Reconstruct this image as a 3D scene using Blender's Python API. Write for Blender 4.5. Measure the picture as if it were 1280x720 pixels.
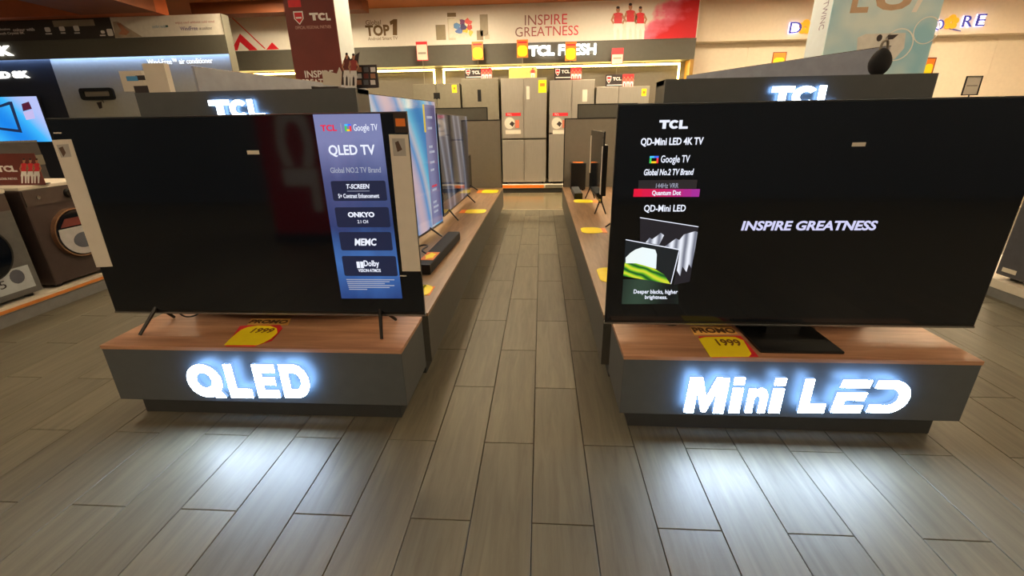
import bpy, bmesh, math, random
from mathutils import Matrix, Vector
random.seed(7)
S = bpy.context.scene
for o in list(bpy.data.objects): bpy.data.objects.remove(o)
C = S.collection

# ------------------------------------------------------------------ camera
H = 1.25
FPX, PITCH, YAW, ROLL = 553.24, 0.35639, 0.06862, -0.017413
def cam_rows():
    cy, sy, cp, sp = math.cos(YAW), math.sin(YAW), math.cos(PITCH), math.sin(PITCH)
    fw = Vector((-sy*cp, cy*cp, -sp)); r = Vector((cy, sy, 0)); u = r.cross(fw)
    cr, sr = math.cos(ROLL), math.sin(ROLL)
    return r*cr+u*sr, -(u*cr-r*sr), fw
CR, CD, CF = cam_rows()
EYE = Vector((0, 0, H))
cd = bpy.data.cameras.new('camera'); cam = bpy.data.objects.new('camera', cd); C.objects.link(cam)
m = Matrix.Identity(4)
for i, v in enumerate((CR, -CD, -CF)):
    for j in range(3): m[j][i] = v[j]
m.translation = EYE; cam.matrix_world = m
cd.sensor_fit = 'HORIZONTAL'; cd.sensor_width = 36; cd.lens = FPX/1280*36; cd.clip_start = .02; cd.clip_end = 100
S.camera = cam
def ray(x, y): return CR*((x-640)/FPX) + CD*((y-360)/FPX) + CF

# ------------------------------------------------------------------ world, exposure
w = bpy.data.worlds.new('world'); S.world = w; w.use_nodes = True
w.node_tree.nodes['Background'].inputs[0].default_value = (.35, .32, .3, 1)
w.node_tree.nodes['Background'].inputs[1].default_value = .15
vs = S.view_settings
vs.view_transform = 'Standard'; vs.look = 'None'; vs.gamma = 1; vs.use_curve_mapping = False; vs.exposure = 0.12
LAMP = {-2.5: 44, .2: 9, 3.0: 25, 5.4: 42, 7.6: 90}          # ceiling panels, by row: brightest over the back of the shop
LETTER = 70.0       # lit sign letters
LED = 22.0           # warm strips round the refrigerator wall

# ------------------------------------------------------------------ materials
def lin(c): return tuple(((v/255)/12.92 if v/255 <= .04045 else ((v/255+.055)/1.055)**2.4) for v in c) + (1,)
MATS = {}
def mat(name, col, rough=.5, metal=0, var=.08, scale=18, emit=0, ecol=None, spec=.5, stretch=None, bump=0):
    if name in MATS: return MATS[name]
    m = bpy.data.materials.new(name); m.use_nodes = True; MATS[name] = m
    nt = m.node_tree; b = nt.nodes['Principled BSDF']; L = nt.links
    b.inputs['Roughness'].default_value = rough; b.inputs['Metallic'].default_value = metal
    b.inputs['Specular IOR Level'].default_value = spec
    c = lin(col)
    tc = nt.nodes.new('ShaderNodeTexCoord'); mp = nt.nodes.new('ShaderNodeMapping')
    if stretch: mp.inputs['Scale'].default_value = stretch
    L.new(tc.outputs['Object'], mp.inputs[0])
    n = nt.nodes.new('ShaderNodeTexNoise'); n.inputs['Scale'].default_value = scale; n.inputs['Detail'].default_value = 4
    L.new(mp.outputs[0], n.inputs['Vector'])
    r = nt.nodes.new('ShaderNodeValToRGB')
    r.color_ramp.elements[0].position = .3; r.color_ramp.elements[1].position = .7
    r.color_ramp.elements[0].color = tuple(v*(1-var) for v in c[:3])+(1,)
    r.color_ramp.elements[1].color = tuple(min(1, v*(1+var)) for v in c[:3])+(1,)
    L.new(n.outputs[0], r.inputs[0]); L.new(r.outputs[0], b.inputs['Base Color'])
    if bump:
        bp = nt.nodes.new('ShaderNodeBump'); bp.inputs['Strength'].default_value = bump; bp.inputs['Distance'].default_value = .002
        L.new(n.outputs[0], bp.inputs['Height']); L.new(bp.outputs[0], b.inputs['Normal'])
    if emit:
        b.inputs['Emission Color'].default_value = lin(ecol or col); b.inputs['Emission Strength'].default_value = emit
    return m
def glow(name, col, strength): return mat(name, (20, 20, 20), .4, emit=strength, ecol=col)
def ramp_screen(name, stops, scale=3, strength=.8, dist=4, rot=(0, 0, 0), gloss=.08):
    """a lit display picture made of flowing coloured folds"""
    m = bpy.data.materials.new(name); m.use_nodes = True; nt = m.node_tree; L = nt.links; b = nt.nodes['Principled BSDF']
    b.inputs['Base Color'].default_value = (.006, .006, .007, 1); b.inputs['Roughness'].default_value = gloss
    tc = nt.nodes.new('ShaderNodeTexCoord'); mp = nt.nodes.new('ShaderNodeMapping'); mp.inputs['Rotation'].default_value = rot
    L.new(tc.outputs['Object'], mp.inputs[0])
    wv = nt.nodes.new('ShaderNodeTexWave'); wv.inputs['Scale'].default_value = scale; wv.inputs['Distortion'].default_value = dist
    wv.inputs['Detail'].default_value = 1.5; wv.inputs['Detail Scale'].default_value = .7
    L.new(mp.outputs[0], wv.inputs['Vector'])
    r = nt.nodes.new('ShaderNodeValToRGB'); el = r.color_ramp.elements
    while len(el) < len(stops): el.new(.5)
    for e, (p, c) in zip(el, stops): e.position = p; e.color = lin(c)
    L.new(wv.outputs['Fac'], r.inputs[0]); L.new(r.outputs[0], b.inputs['Emission Color'])
    b.inputs['Emission Strength'].default_value = strength
    return m
def wood(name, c1, c2, axis=0, rough=.4, rnd=False):
    m = bpy.data.materials.new(name); m.use_nodes = True; nt = m.node_tree; L = nt.links; b = nt.nodes['Principled BSDF']
    tc = nt.nodes.new('ShaderNodeTexCoord'); mp = nt.nodes.new('ShaderNodeMapping')
    s = [14, 14, 14]; s[axis] = 1.1; mp.inputs['Scale'].default_value = s
    src = tc.outputs['Object']
    if rnd:
        oi = nt.nodes.new('ShaderNodeObjectInfo'); cx = nt.nodes.new('ShaderNodeCombineXYZ'); ml = nt.nodes.new('ShaderNodeMath'); ml.operation = 'MULTIPLY'; ml.inputs[1].default_value = 37
        L.new(oi.outputs['Random'], ml.inputs[0]); L.new(ml.outputs[0], cx.inputs[1]); L.new(ml.outputs[0], cx.inputs[0])
        ad = nt.nodes.new('ShaderNodeVectorMath'); ad.operation = 'ADD'; L.new(src, ad.inputs[0]); L.new(cx.outputs[0], ad.inputs[1]); src = ad.outputs[0]
    L.new(src, mp.inputs[0])
    n = nt.nodes.new('ShaderNodeTexNoise'); n.inputs['Scale'].default_value = 2.2; n.inputs['Detail'].default_value = 7; n.inputs['Roughness'].default_value = .65; n.inputs['Distortion'].default_value = .6
    L.new(mp.outputs[0], n.inputs['Vector'])
    r = nt.nodes.new('ShaderNodeValToRGB'); r.color_ramp.elements[0].position = .3; r.color_ramp.elements[1].position = .72
    r.color_ramp.elements[0].color = lin(c1); r.color_ramp.elements[1].color = lin(c2)
    L.new(n.outputs[0], r.inputs[0]); out = r.outputs[0]
    if rnd:
        mx = nt.nodes.new('ShaderNodeHueSaturation'); mr = nt.nodes.new('ShaderNodeMapRange')
        mr.inputs[3].default_value = .86; mr.inputs[4].default_value = 1.14
        L.new(oi.outputs['Random'], mr.inputs[0]); L.new(mr.outputs[0], mx.inputs['Value']); L.new(out, mx.inputs['Color']); out = mx.outputs[0]
    L.new(out, b.inputs['Base Color']); b.inputs['Roughness'].default_value = rough
    bp = nt.nodes.new('ShaderNodeBump'); bp.inputs['Strength'].default_value = .25; bp.inputs['Distance'].default_value = .002
    L.new(n.outputs[0], bp.inputs['Height']); L.new(bp.outputs[0], b.inputs['Normal'])
    return m

M_PLANK = wood('wood_look_tile', (80, 76, 63), (104, 99, 83), axis=1, rough=.5, rnd=True)
M_GROUT = mat('grout', (42, 38, 32), .9)
M_OAK = wood('oak_laminate', (150, 106, 78), (198, 150, 116), axis=0, rough=.4)
M_OAKY = wood('oak_laminate_long', (116, 90, 66), (160, 128, 98), axis=1, rough=.4)
M_DARK = mat('dark_grey_laminate', (78, 82, 84), .5, var=.05)
M_PLINTH = mat('dark_plinth', (52, 54, 55), .6)
M_SIDE = mat('grey_laminate', (82, 80, 74), .5, var=.05)
M_BLACK = mat('black_plastic', (14, 14, 15), .35)
M_SCREEN = mat('black_screen_glass', (8, 14, 24), .07, var=.02, spec=.6)
M_BACK = mat('grey_tv_back', (150, 155, 168), .4, .2)
M_CHROME = mat('bezel_metal', (150, 150, 150), .25, .9)
M_WHITE = mat('white_paper', (214, 206, 192), .6, var=.03)
M_SIGNW = glow('lit_white_letter', (202, 226, 255), LETTER)
M_RETURN = glow('letter_return_haze', (150, 195, 255), .9)  # glow added to the letter sides, imitates lens haze around them
M_BLOOM = glow('letter_back_bloom', (140, 190, 255), 15)  # glow added to the letter backs, imitates lens bloom on the podium
M_SIGNT = glow('lit_white_letter_small', (225, 238, 255), 8)
M_SIGNF = glow('lit_white_letter_far', (255, 252, 240), 4)
M_TXT = glow('screen_white', (235, 240, 255), .95)
M_TXTD = glow('screen_pale', (190, 196, 220), .6)
M_RED = mat('print_red', (214, 34, 48), .5)
M_YEL = mat('print_yellow', (255, 230, 30), .5, var=.04)
M_ORG = mat('print_orange', (240, 130, 40), .5, var=.04)
M_STEEL = mat('brushed_steel', (172, 166, 156), .3, .55, var=.06, scale=8, stretch=(30, 30, 1))
M_STEELD = mat('dark_steel', (126, 121, 107), .4, .3, var=.05)
M_MAROON = mat('maroon_print', (108, 42, 36), .5, var=.15, scale=3)
M_CARDD = mat('card_dark_print', (44, 34, 36), .5)
M_OLIVE = mat('olive_grey_panel', (116, 110, 98), .5, var=.04)
M_BAND = mat('grey_band_panel', (84, 82, 74), .55, var=.04)
M_CREAM = mat('cream_paint', (226, 214, 196), .7, var=.03)
M_BANNER = mat('banner_print_white', (226, 222, 214), .5, var=.02)
M_GOLDTXT = mat('print_bronze', (112, 88, 52), .5)
M_PWHITE = mat('print_white', (236, 234, 232), .5, var=.02)
M_SKIN = mat('print_skin', (186, 130, 100), .6)
M_LEDW = glow('warm_led', (255, 214, 120), LED)
M_LAMP = {k: glow('ceiling_panel_light_%d' % i, (255, 230, 188), v) for i, (k, v) in enumerate(LAMP.items())}

# ------------------------------------------------------------------ building helpers
def tag(o, label, cat, group=None):
    o['label'] = label; o['category'] = cat
    if group: o['group'] = group
    return o
def thing(name, label, cat, loc=(0, 0, 0), rotz=0, group=None):
    o = bpy.data.objects.new(name, None); C.objects.link(o); o.empty_display_size = .1
    o.location = loc; o.rotation_euler = (0, 0, rotz)
    return tag(o, label, cat, group)
def rootmat(o):
    M = Matrix.Identity(4)
    while o:
        M = Matrix.LocRotScale(o.location, o.rotation_euler, None) @ M; o = o.parent
    return M
def link(name, me, material, parent=None):
    o = bpy.data.objects.new(name, me); C.objects.link(o)
    if material and not me.materials: me.materials.append(material)
    if parent: o.parent = parent
    return o
def obj(name, bm, material, parent=None, local=False, smooth=False):
    if parent and not local: bm.transform(rootmat(parent).inverted())
    me = bpy.data.meshes.new(name); bmesh.ops.recalc_face_normals(bm, faces=bm.faces); bm.to_mesh(me); bm.free()
    if smooth:
        for p in me.polygons: p.use_smooth = True
    return link(name, me, material, parent)
def struct(o): o['kind'] = 'structure'; return o
def box(bm, x0, x1, y0, y1, z0, z1, bev=0):
    r = bmesh.ops.create_cube(bm, size=1)
    for v in r['verts']:
        v.co = Vector(((x0+x1)/2+v.co.x*(x1-x0), (y0+y1)/2+v.co.y*(y1-y0), (z0+z1)/2+v.co.z*(z1-z0)))
    if bev:
        es = list({e for v in r['verts'] for e in v.link_edges})
        bmesh.ops.bevel(bm, geom=es, offset=bev, segments=2, affect='EDGES', profile=.6)
    return bm
def BX(*a, **k): return box(bmesh.new(), *a, **k)
def cyl(bm, p0, p1, r0, r1=None, seg=20):
    p0, p1 = Vector(p0), Vector(p1); d = p1-p0
    r = bmesh.ops.create_cone(bm, segments=seg, radius1=r0, radius2=r0 if r1 is None else r1, depth=d.length, cap_ends=True)
    q = d.to_track_quat('Z', 'Y').to_matrix().to_4x4(); q.translation = (p0+p1)/2
    bmesh.ops.transform(bm, matrix=q, verts=r['verts']); return bm
def tube(pts, r, seg=8):
    pts = [Vector(p) for p in pts]; sm = []
    for i in range(len(pts)-1):                     # smooth curve through the points
        a, b, c, d = pts[max(i-1, 0)], pts[i], pts[i+1], pts[min(i+2, len(pts)-1)]
        for k in range(6):
            t = k/6; sm.append(.5*((2*b)+(c-a)*t+(2*a-5*b+4*c-d)*t*t+(3*b-a-3*c+d)*t**3))
    pts = sm+[pts[-1]]; bm = bmesh.new(); rings = []
    for i, p in enumerate(pts):
        d = (pts[min(i+1, len(pts)-1)]-pts[max(i-1, 0)]).normalized()
        a = d.orthogonal().normalized() if i == 0 else (rings_a - d*rings_a.dot(d)).normalized()
        rings_a = a; b = d.cross(a)
        rings.append([bm.verts.new(p+(a*math.cos(t)+b*math.sin(t))*r) for t in [2*math.pi*k/seg for k in range(seg)]])
    for q, s in zip(rings, rings[1:]):
        for k in range(seg): bm.faces.new((q[k], q[(k+1) % seg], s[(k+1) % seg], s[k]))
    bm.faces.new(rings[0][::-1]); bm.faces.new(rings[-1]); return bm
class Plane:
    def __init__(s, o, u, v): s.o, s.u, s.v = Vector(o), Vector(u).normalized(), Vector(v).normalized(); s.n = s.u.cross(s.v)
    def pix(s, x, y):
        d = ray(x, y); t = (s.o-EYE).dot(s.n)/d.dot(s.n); p = EYE+d*t-s.o
        return p.dot(s.u), p.dot(s.v)
    def rect(s, x0, y0, x1, y1):
        a, b, c, d = s.pix(x0, y0), s.pix(x1, y0), s.pix(x1, y1), s.pix(x0, y1)
        return (a[0]+d[0])/2, (c[1]+d[1])/2, (b[0]+c[0])/2, (a[1]+b[1])/2      # u0 v0 u1 v1
    def mat(s):
        M = Matrix.Identity(4)
        for i, v in enumerate((s.u, s.v, s.n)):
            for j in range(3): M[j][i] = v[j]
        M.translation = s.o; return M
def front(Y): return Plane((0, Y, 0), (1, 0, 0), (0, 0, 1))
def faceR(X): return Plane((X, 0, 0), (0, 1, 0), (0, 0, 1))       # looks towards +X
def faceL(X): return Plane((X, 0, 0), (0, -1, 0), (0, 0, 1))      # looks towards -X
def top(Z): return Plane((0, 0, Z), (1, 0, 0), (0, 1, 0))
def prism(bm, pl, pts, t0, t1):
    M = pl.mat()
    lo = [bm.verts.new(M @ Vector((a, b, t0))) for a, b in pts]; hi = [bm.verts.new(M @ Vector((a, b, t1))) for a, b in pts]
    bm.faces.new(hi); bm.faces.new(lo[::-1]); n = len(pts)
    for i in range(n): bm.faces.new((lo[i], lo[(i+1) % n], hi[(i+1) % n], hi[i]))
    return bm
def slab(name, pl, r, t0, t1, material, parent=None):          # r = (u0, v0, u1, v1)
    u0, v0, u1, v1 = r
    return obj(name, prism(bmesh.new(), pl, [(u0, v0), (u1, v0), (u1, v1), (u0, v1)], t0, t1), material, parent)
def slabpx(name, pl, px, t0, t1, material, parent=None): return slab(name, pl, pl.rect(*px), t0, t1, material, parent)
def polypx(name, pl, pxs, t0, t1, material, parent=None): return obj(name, prism(bmesh.new(), pl, [pl.pix(*p) for p in pxs], t0, t1), material, parent)
def ell(cx, cy, rx, ry, n=24, a0=0, a1=2*math.pi): return [(cx+rx*math.cos(a0+(a1-a0)*k/n), cy+ry*math.sin(a0+(a1-a0)*k/n)) for k in range(n)]
def rrect(u0, v0, u1, v1, r, n=5):
    out = []
    for cx, cy, a in ((u1-r, v1-r, 0), (u0+r, v1-r, 90), (u0+r, v0+r, 180), (u1-r, v0+r, 270)):
        for k in range(n+1): t = math.radians(a+90*k/n); out.append((cx+r*math.cos(t), cy+r*math.sin(t)))
    return out
DG = None
def curve_mesh(cu):
    o = bpy.data.objects.new('tmp', cu); C.objects.link(o)
    dg = bpy.context.evaluated_depsgraph_get(); dg.update()
    me = bpy.data.meshes.new_from_object(o.evaluated_get(dg))
    bpy.data.objects.remove(o); bpy.data.curves.remove(cu); return me
def fit(bm, pl, r, t0, parent):
    xs = [v.co.x for v in bm.verts]; ys = [v.co.y for v in bm.verts]; zs = [v.co.z for v in bm.verts]
    x0, x1, y0, y1, z0 = min(xs), max(xs), min(ys), max(ys), min(zs); M = pl.mat()
    for v in bm.verts:
        a = r[0]+(v.co.x-x0)/(x1-x0)*(r[2]-r[0]); b = r[1]+(v.co.y-y0)/(y1-y0)*(r[3]-r[1])
        v.co = M @ Vector((a, b, t0+v.co.z-z0))
    return bm
def text(body, pl, r, material, parent, t0=.0005, ext=.0006, bold=0, shear=0, name='lettering', px=True, rot=0):
    cu = bpy.data.curves.new('t', 'FONT'); cu.body = body; cu.size = 1; cu.offset = bold; cu.shear = shear; cu.resolution_u = 3; cu.extrude = ext; cu.align_x = 'CENTER'
    me = curve_mesh(cu); bm = bmesh.new(); bm.from_mesh(me); bpy.data.meshes.remove(me)
    if rot: bmesh.ops.rotate(bm, verts=bm.verts, matrix=Matrix.Rotation(rot, 3, 'Z'))
    fit(bm, pl, pl.rect(*r) if px else r, t0, parent)
    return obj(name, bm, material, parent)
def arc(cx, cy, rx, ry, a0, a1, n=14): return [(cx+rx*math.cos(math.radians(a0+(a1-a0)*k/n)), cy+ry*math.sin(math.radians(a0+(a1-a0)*k/n))) for k in range(n+1)]
GL = {
 'T': [[[(0, 1), (1, 1), (1, .72), (.67, .72), (.67, 0), (.33, 0), (.33, .72), (0, .72)]]],
 'C': [[arc(.5, .5, .5, .5, 38, 322, 24) + arc(.52, .5, .22, .23, 318, 42, 18)]],
 'L': [[[(0, 1), (.3, 1), (.3, .27), (.85, .27), (.85, 0), (0, 0)]]],
 'E': [[[(0, 1), (.8, 1), (.8, .77), (.28, .77), (.28, .62), (.74, .62), (.74, .39), (.28, .39), (.28, .23), (.8, .23), (.8, 0), (0, 0)]]],
 'D': [[[(0, 0)] + arc(.48, .5, .5, .5, -90, 90, 18) + [(0, 1)], [(.28, .25)] + arc(.46, .5, .24, .25, -90, 90, 14) + [(.28, .75)]]],
 'Q': [[ell(.5, .5, .5, .5, 36), ell(.5, .52, .22, .24, 28)], [[(.55, .3), (.78, .38), (1.02, 0), (.72, -.02)]]],
 'e': [[[(0.12, 1), (.9, 1), (.86, .77), (.08, .77)], [(.05, .62), (.86, .62), (.82, .39), (.30, .39), (.30, .23), (.84, .23), (.8, 0), (0, 0)]]],
 'd': [[[(.08, 1)] + arc(.5, .5, .5, .5, 90, -90, 18) + [(0, 0), (.03, .25)] + arc(.47, .5, .24, .26, -90, 90, 14) + [(.04, .76)]]],
 'M': [[[(0, 0), (.05, 1), (.36, 1), (.52, .45), (.72, 1), (1.04, 1), (1.02, 0), (.76, 0), (.77, .62), (.56, .03), (.44, .03), (.27, .62), (.25, 0)]]],
 'i': [[[(0, 0), (0, .72), (.26, .72), (.26, 0)], [(0, .82), (0, 1.02), (.26, 1.02), (.26, .82)]]],
 'n': [[[(0, 0), (0, .72), (.24, .72), (.24, .64)] + arc(.42, .44, .28, .3, 110, 0, 10) + [(.7, 0), (.44, 0)] + arc(.34, .4, .1, .1, 0, 180, 6) + [(.24, 0)]]],
}
def glyph(ch, ext=.5):
    bm = bmesh.new()
    for layer in GL[ch]:
        cu = bpy.data.curves.new('g', 'CURVE'); cu.dimensions = '2D'; cu.fill_mode = 'BOTH'; cu.extrude = ext
        for loop in layer:
            sp = cu.splines.new('POLY'); sp.points.add(len(loop)-1); sp.use_cyclic_u = True
            for p, (a, b) in zip(sp.points, loop): p.co = (a, b, 0, 1)
        me = curve_mesh(cu); bm.from_mesh(me); bpy.data.meshes.remove(me)
    return bm
def lit(ch, pl, r, material, parent, t0=.008, depth=.02, px=True, name='lit_letter'):
    o = obj(name, fit(glyph(ch, depth/2), pl, pl.rect(*r) if px else r, t0, parent), material, parent)
    if material in (M_SIGNW, M_SIGNT):            # glowing face; returns and backs get the added haze glow
        o.data.materials.append(M_RETURN); o.data.materials.append(M_BLOOM)
        ys = [v.co.y for v in o.data.vertices]; ya, yb = min(ys)+.001, max(ys)-.001
        for p in o.data.polygons:
            q = [o.data.vertices[k].co.y for k in p.vertices]
            p.material_index = 0 if max(q) < ya else 2 if min(q) > yb else 1
    return o
def shield(pl, r, parent, t=.0006):
    u0, v0, u1, v1 = pl.rect(*r); cx = (u0+u1)/2; w = (u1-u0)/2; h = v1-v0
    P = lambda s: [(cx-w*s, v1-h*.5*(1-s)), (cx+w*s, v1-h*.5*(1-s)), (cx+w*s, v0+h*.45), (cx, v0+h*.5*(1-s)), (cx-w*s, v0+h*.45)]
    a = obj('crest', prism(bmesh.new(), pl, P(1), 0, t), M_PWHITE, parent)
    obj('crest_field', prism(bmesh.new(), pl, P(.8), t, t*1.8), M_RED, a)
    slab('crest_band', pl, (cx-w*.6, v0+h*.45, cx+w*.6, v0+h*.58), t*1.8, t*2.6, M_PWHITE, a)
def player(pl, px, parent, shirt, t=.002, arm=1):
    """a printed footballer: head, shirt, arms, shorts, legs as flat colour shapes"""
    x0, y0, x1, y1 = px; W = x1-x0; h = y1-y0
    P = lambda l: [pl.pix(x0+a*W, y0+b*h) for a, b in l]
    def pp(n, l, mt, a=0, b=1): return obj(n, prism(bmesh.new(), pl, P(l), t*a, t*b), mt, parent)
    pp('printed_head', ell(.5, .1, .13, .1, 12), M_SKIN)
    pp('printed_hair', ell(.5, .035, .12, .04, 10), M_CARDD, 1, 1.5)
    pp('printed_shirt', [(.2, .22), (.4, .19), (.6, .19), (.82, .22), (.75, .52), (.25, .52)], shirt)
    pp('printed_arm', [(.2, .22), (.02, .42), (.18, .55), (.26, .5), (.14, .42), (.28, .32)], M_SKIN, .2, 1.2)
    pp('printed_arm', [(.8, .22), (1, .4), (.84, .55), (.74, .5), (.88, .4), (.72, .32)], M_SKIN, .2, 1.2)
    pp('printed_shorts', [(.24, .52), (.76, .52), (.84, .72), (.54, .72), (.5, .64), (.46, .72), (.16, .72)], M_PWHITE)
    pp('printed_leg', [(.2, .72), (.42, .72), (.38, 1), (.24, 1)], M_PWHITE, 0, .8)
    pp('printed_leg', [(.58, .72), (.8, .72), (.76, 1), (.62, 1)], M_PWHITE, 0, .8)

# ------------------------------------------------------------------ setting: floor
floor = struct(obj('floor', BX(-10.4, 9.4, -4.2, 9.8, -.12, -.007), M_GROUT))
PW, PL = .2055, .805
pm = bpy.data.meshes.new('plank'); b_ = BX(.0015, PW-.0015, .0015, PL-.0015, -.012, 0); 
bmesh.ops.bevel(b_, geom=[e for e in b_.edges if all(abs(v.co.z) < 1e-5 for v in e.verts)], offset=.0012, segments=1, affect='EDGES')
b_.to_mesh(pm); b_.free(); pm.materials.append(M_PLANK)
cand = []
for k in range(-50, 46):
    x = -.024+PW*k
    y = (1.11 if k % 2 == 0 else 1.5) - PL*7
    while y < 6.8:
        cx, cy = x+PW/2, y+PL/2
        vis = y+PL > .55
        if vis:
            for bx0, bx1, by0, by1 in ((-1.86, -.62, 1.75, 6.5), (.38, 1.64, 1.75, 6.5)):
                if x > bx0 and x+PW < bx1 and y > by0 and y+PL < by1: vis = False
            # behind the islands only the aisle and the side lanes show
            if abs(cx) > 1.9 and cy > 4.4: vis = False
            if cx < -3.75 or cx > 3.5: vis = False
            if abs(cx) > .9+1.45*max(0, cy+.2)+.6: vis = False
        if y+PL > 6.805:
            cut = True
        else: cut = False
        cand.append((vis, math.hypot(cx, cy), x, y, cut)); y += PL
near = sorted([c for c in cand if c[0]], key=lambda c: c[1])[:300]
keys = {(round(c[2], 3), round(c[3], 3)) for c in near}
rest = bmesh.new()
for c in cand:
    _, _, x, y, cut = c
    y1 = min(y+PL, 6.8)
    if (round(x, 3), round(y, 3)) in keys:
        o = bpy.data.objects.new('plank', pm); C.objects.link(o); o.location = (x, y, 0); o.parent = floor
        if cut: o.scale = (1, (y1-y)/PL, 1)
    elif y1 > y+.02:
        box(rest, x+.0015, x+PW-.0015, y+.0015, y1-.0015, -.012, 0)
r_ = obj('plank_field', rest, M_PLANK, floor); r_['kind'] = 'stuff'
M_TILE = mat('polished_beige_tile', (122, 113, 90), .22, var=.05)
tm = None
for i in range(20):
    x0 = -10.2+i*.98
    for j in range(2):
        y0 = 6.812+j*.98+(j == 1)*.0
        o = obj('floor_tile', BX(x0+.002, x0+.978, y0, min(y0+.976, 9.75), -.012, 0), M_TILE, floor)
obj('floor_tile', BX(-10.3, 9.3, 8.772, 9.75, -.012, 0), M_TILE, floor)
obj('floor_joint_strip', BX(-10.3, 9.3, 6.796, 6.81, -.01, .002), mat('pale_joint', (196, 186, 160), .4), floor)

# ------------------------------------------------------------------ setting: ceiling and walls
M_CEIL = mat('orange_brown_ceiling', (188, 112, 62), .7, var=.06, scale=2)
M_CEILB = mat('brown_beam', (122, 66, 34), .6, var=.12, scale=4)
M_BEAM = mat('orange_beam', (176, 88, 44), .6, var=.12, scale=4)
ceil = struct(obj('ceiling', BX(-10.4, 9.4, -4.2, 9.8, 3.26, 3.4), M_CEIL))
obj('ceiling_beam', BX(-10, -6.0, 7.6, 7.86, 2.96, 3.26), M_BEAM, ceil)
obj('ceiling_beam', BX(-7.25, -6.0, 3.5, 7.6, 2.96, 3.26), M_CEILB, ceil)
obj('ceiling_beam', BX(-6.0, -3.0, 8.4, 8.7, 3.08, 3.26), M_CEILB, ceil)
obj('ceiling_panel', BX(-10.2, -7.26, 3.5, 7.6, 3.2, 3.262), M_CREAM, ceil)
wb = struct(obj('wall_back', BX(-6.4, 2.765, 9.5, 9.7, 0, 3.3), M_OLIVE))
struct(obj('wall_back_left', BX(-8.35, -5.09, 7.9, 7.96, 0, 2.95), mat('grey_paint', (158, 156, 146), .6, var=.03)))
struct(obj('wall_back_display', BX(-10.4, -8.352, 7.9, 7.96, 0, 2.95), mat('black_blue_panel', (30, 34, 44), .4)))
wr = struct(obj('wall_back_right', BX(2.765, 9.4, 9.65, 9.85, 0, 3.3), M_CREAM))
obj('upper_wall', BX(2.77, 9.4, 9.4, 9.65, 2.595, 3.26), M_CREAM, wr)
for i in range(6): obj('wall_panel', BX(2.775+i*1.1, 3.872+i*1.1, 9.64, 9.652, .0, 2.59), M_CREAM, wr)
struct(obj('wall_left', BX(-10.5, -10.3, -4.2, 9.8, 0, 3.3), M_OLIVE))
struct(obj('wall_right', BX(9.3, 9.5, -4.2, 9.8, 0, 3.3), M_CREAM))
struct(obj('wall_front', BX(-10.4, 9.4, -4.3, -4.1, 0, 3.3), mat('shop_front_grey', (96, 104, 118), .6)))
F92 = front(9.2)
struct(obj('trim_1', BX(-6.4, 2.765, 9.2, 9.5, 2.29, 2.632), M_BAND))
struct(obj('trim_2', BX(-10.2, -5.09, 7.78, 7.80, 2.385, 2.66), M_BAND))
struct(obj('trim_3', BX(2.70, 2.766, 9.2, 9.5, 0, 2.29), mat('gold_frame', (170, 130, 60), .4, .2)))

# ceiling lights
li = 0
for yy in LAMP:
    for xx in (-8.6, -4.3, -1.4, 1.4, 4.3, 7.2):
        t = thing('ceiling_light', 'square warm white ceiling light panel', 'ceiling light', (xx, yy, 3.26), 0, 'ceiling light panels over the shop')
        obj('diffuser', BX(-.3, .3, -.3, .3, -.03, -.01), M_LAMP[yy], t, local=True)
        fr = bmesh.new()
        for q in ((-.33, -.3, -.33, .33), (.3, .33, -.33, .33), (-.3, .3, -.33, -.3), (-.3, .3, .3, .33)): box(fr, *q, -.035, 0)
        obj('frame', fr, M_WHITE, t, local=True)

# ------------------------------------------------------------------ podiums
def podium(name, label, x0, x1, y0, y1, zt, wd, kick=.1, inset=.05, body=M_DARK):
    t = thing(name, label, 'podium', ((x0+x1)/2, (y0+y1)/2, 0))
    obj('plinth', BX(x0+inset, x1-inset, y0+inset, y1-.01, 0, kick), M_PLINTH, t)
    obj('body', BX(x0, x1, y0, y1, kick, zt-.018, bev=.002), body, t)
    obj('top_board', BX(x0-.002, x1+.002, y0-.003, y1, zt-.0175, zt, bev=.0015), wd, t)
    return t
Z = .375
pl_l = podium('tv_podium', 'low dark grey podium with oak top and glowing QLED letters', -1.908, -.577, 1.60, 1.94, Z, M_OAK)
pl_r = podium('tv_podium', 'low dark grey podium with oak top and glowing Mini LED letters', .335, 1.68, 1.585, 1.92, Z, M_OAK)
is_l = podium('aisle_podium', 'long grey wood-topped podium left of the aisle, carrying the orange-stickered soundbar', -1.9, -.558, 1.985, 6.56, Z, M_OAKY, body=M_SIDE)
is_r = podium('aisle_podium', 'long grey podium with brown wood top on the aisle\'s right, holding a black subwoofer', .307, 1.66, 1.985, 6.56, Z, M_OAKY, body=M_SIDE)
FL, FR = front(1.564), front(1.549)      # podium fronts; letters stand off so the added back glow spreads
for ch, a, b in (('Q', 236, 279), ('L', 285, 313), ('E', 320, 347), ('D', 353, 387)): lit(ch, FL, (a, 455, b, 496), M_SIGNW, pl_l, -.008, .014)
for ch, a, b, c in (('M', 857, 908, 471), ('i', 914, 927, 471), ('n', 933, 958, 484), ('i', 964, 978, 472), ('L', 1001, 1034, 473), ('e', 1042, 1084, 474), ('d', 1087, 1136, 475)):
    lit(ch, FR, (a, c, b, 515), M_SIGNW, pl_r, -.008, .014)

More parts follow.
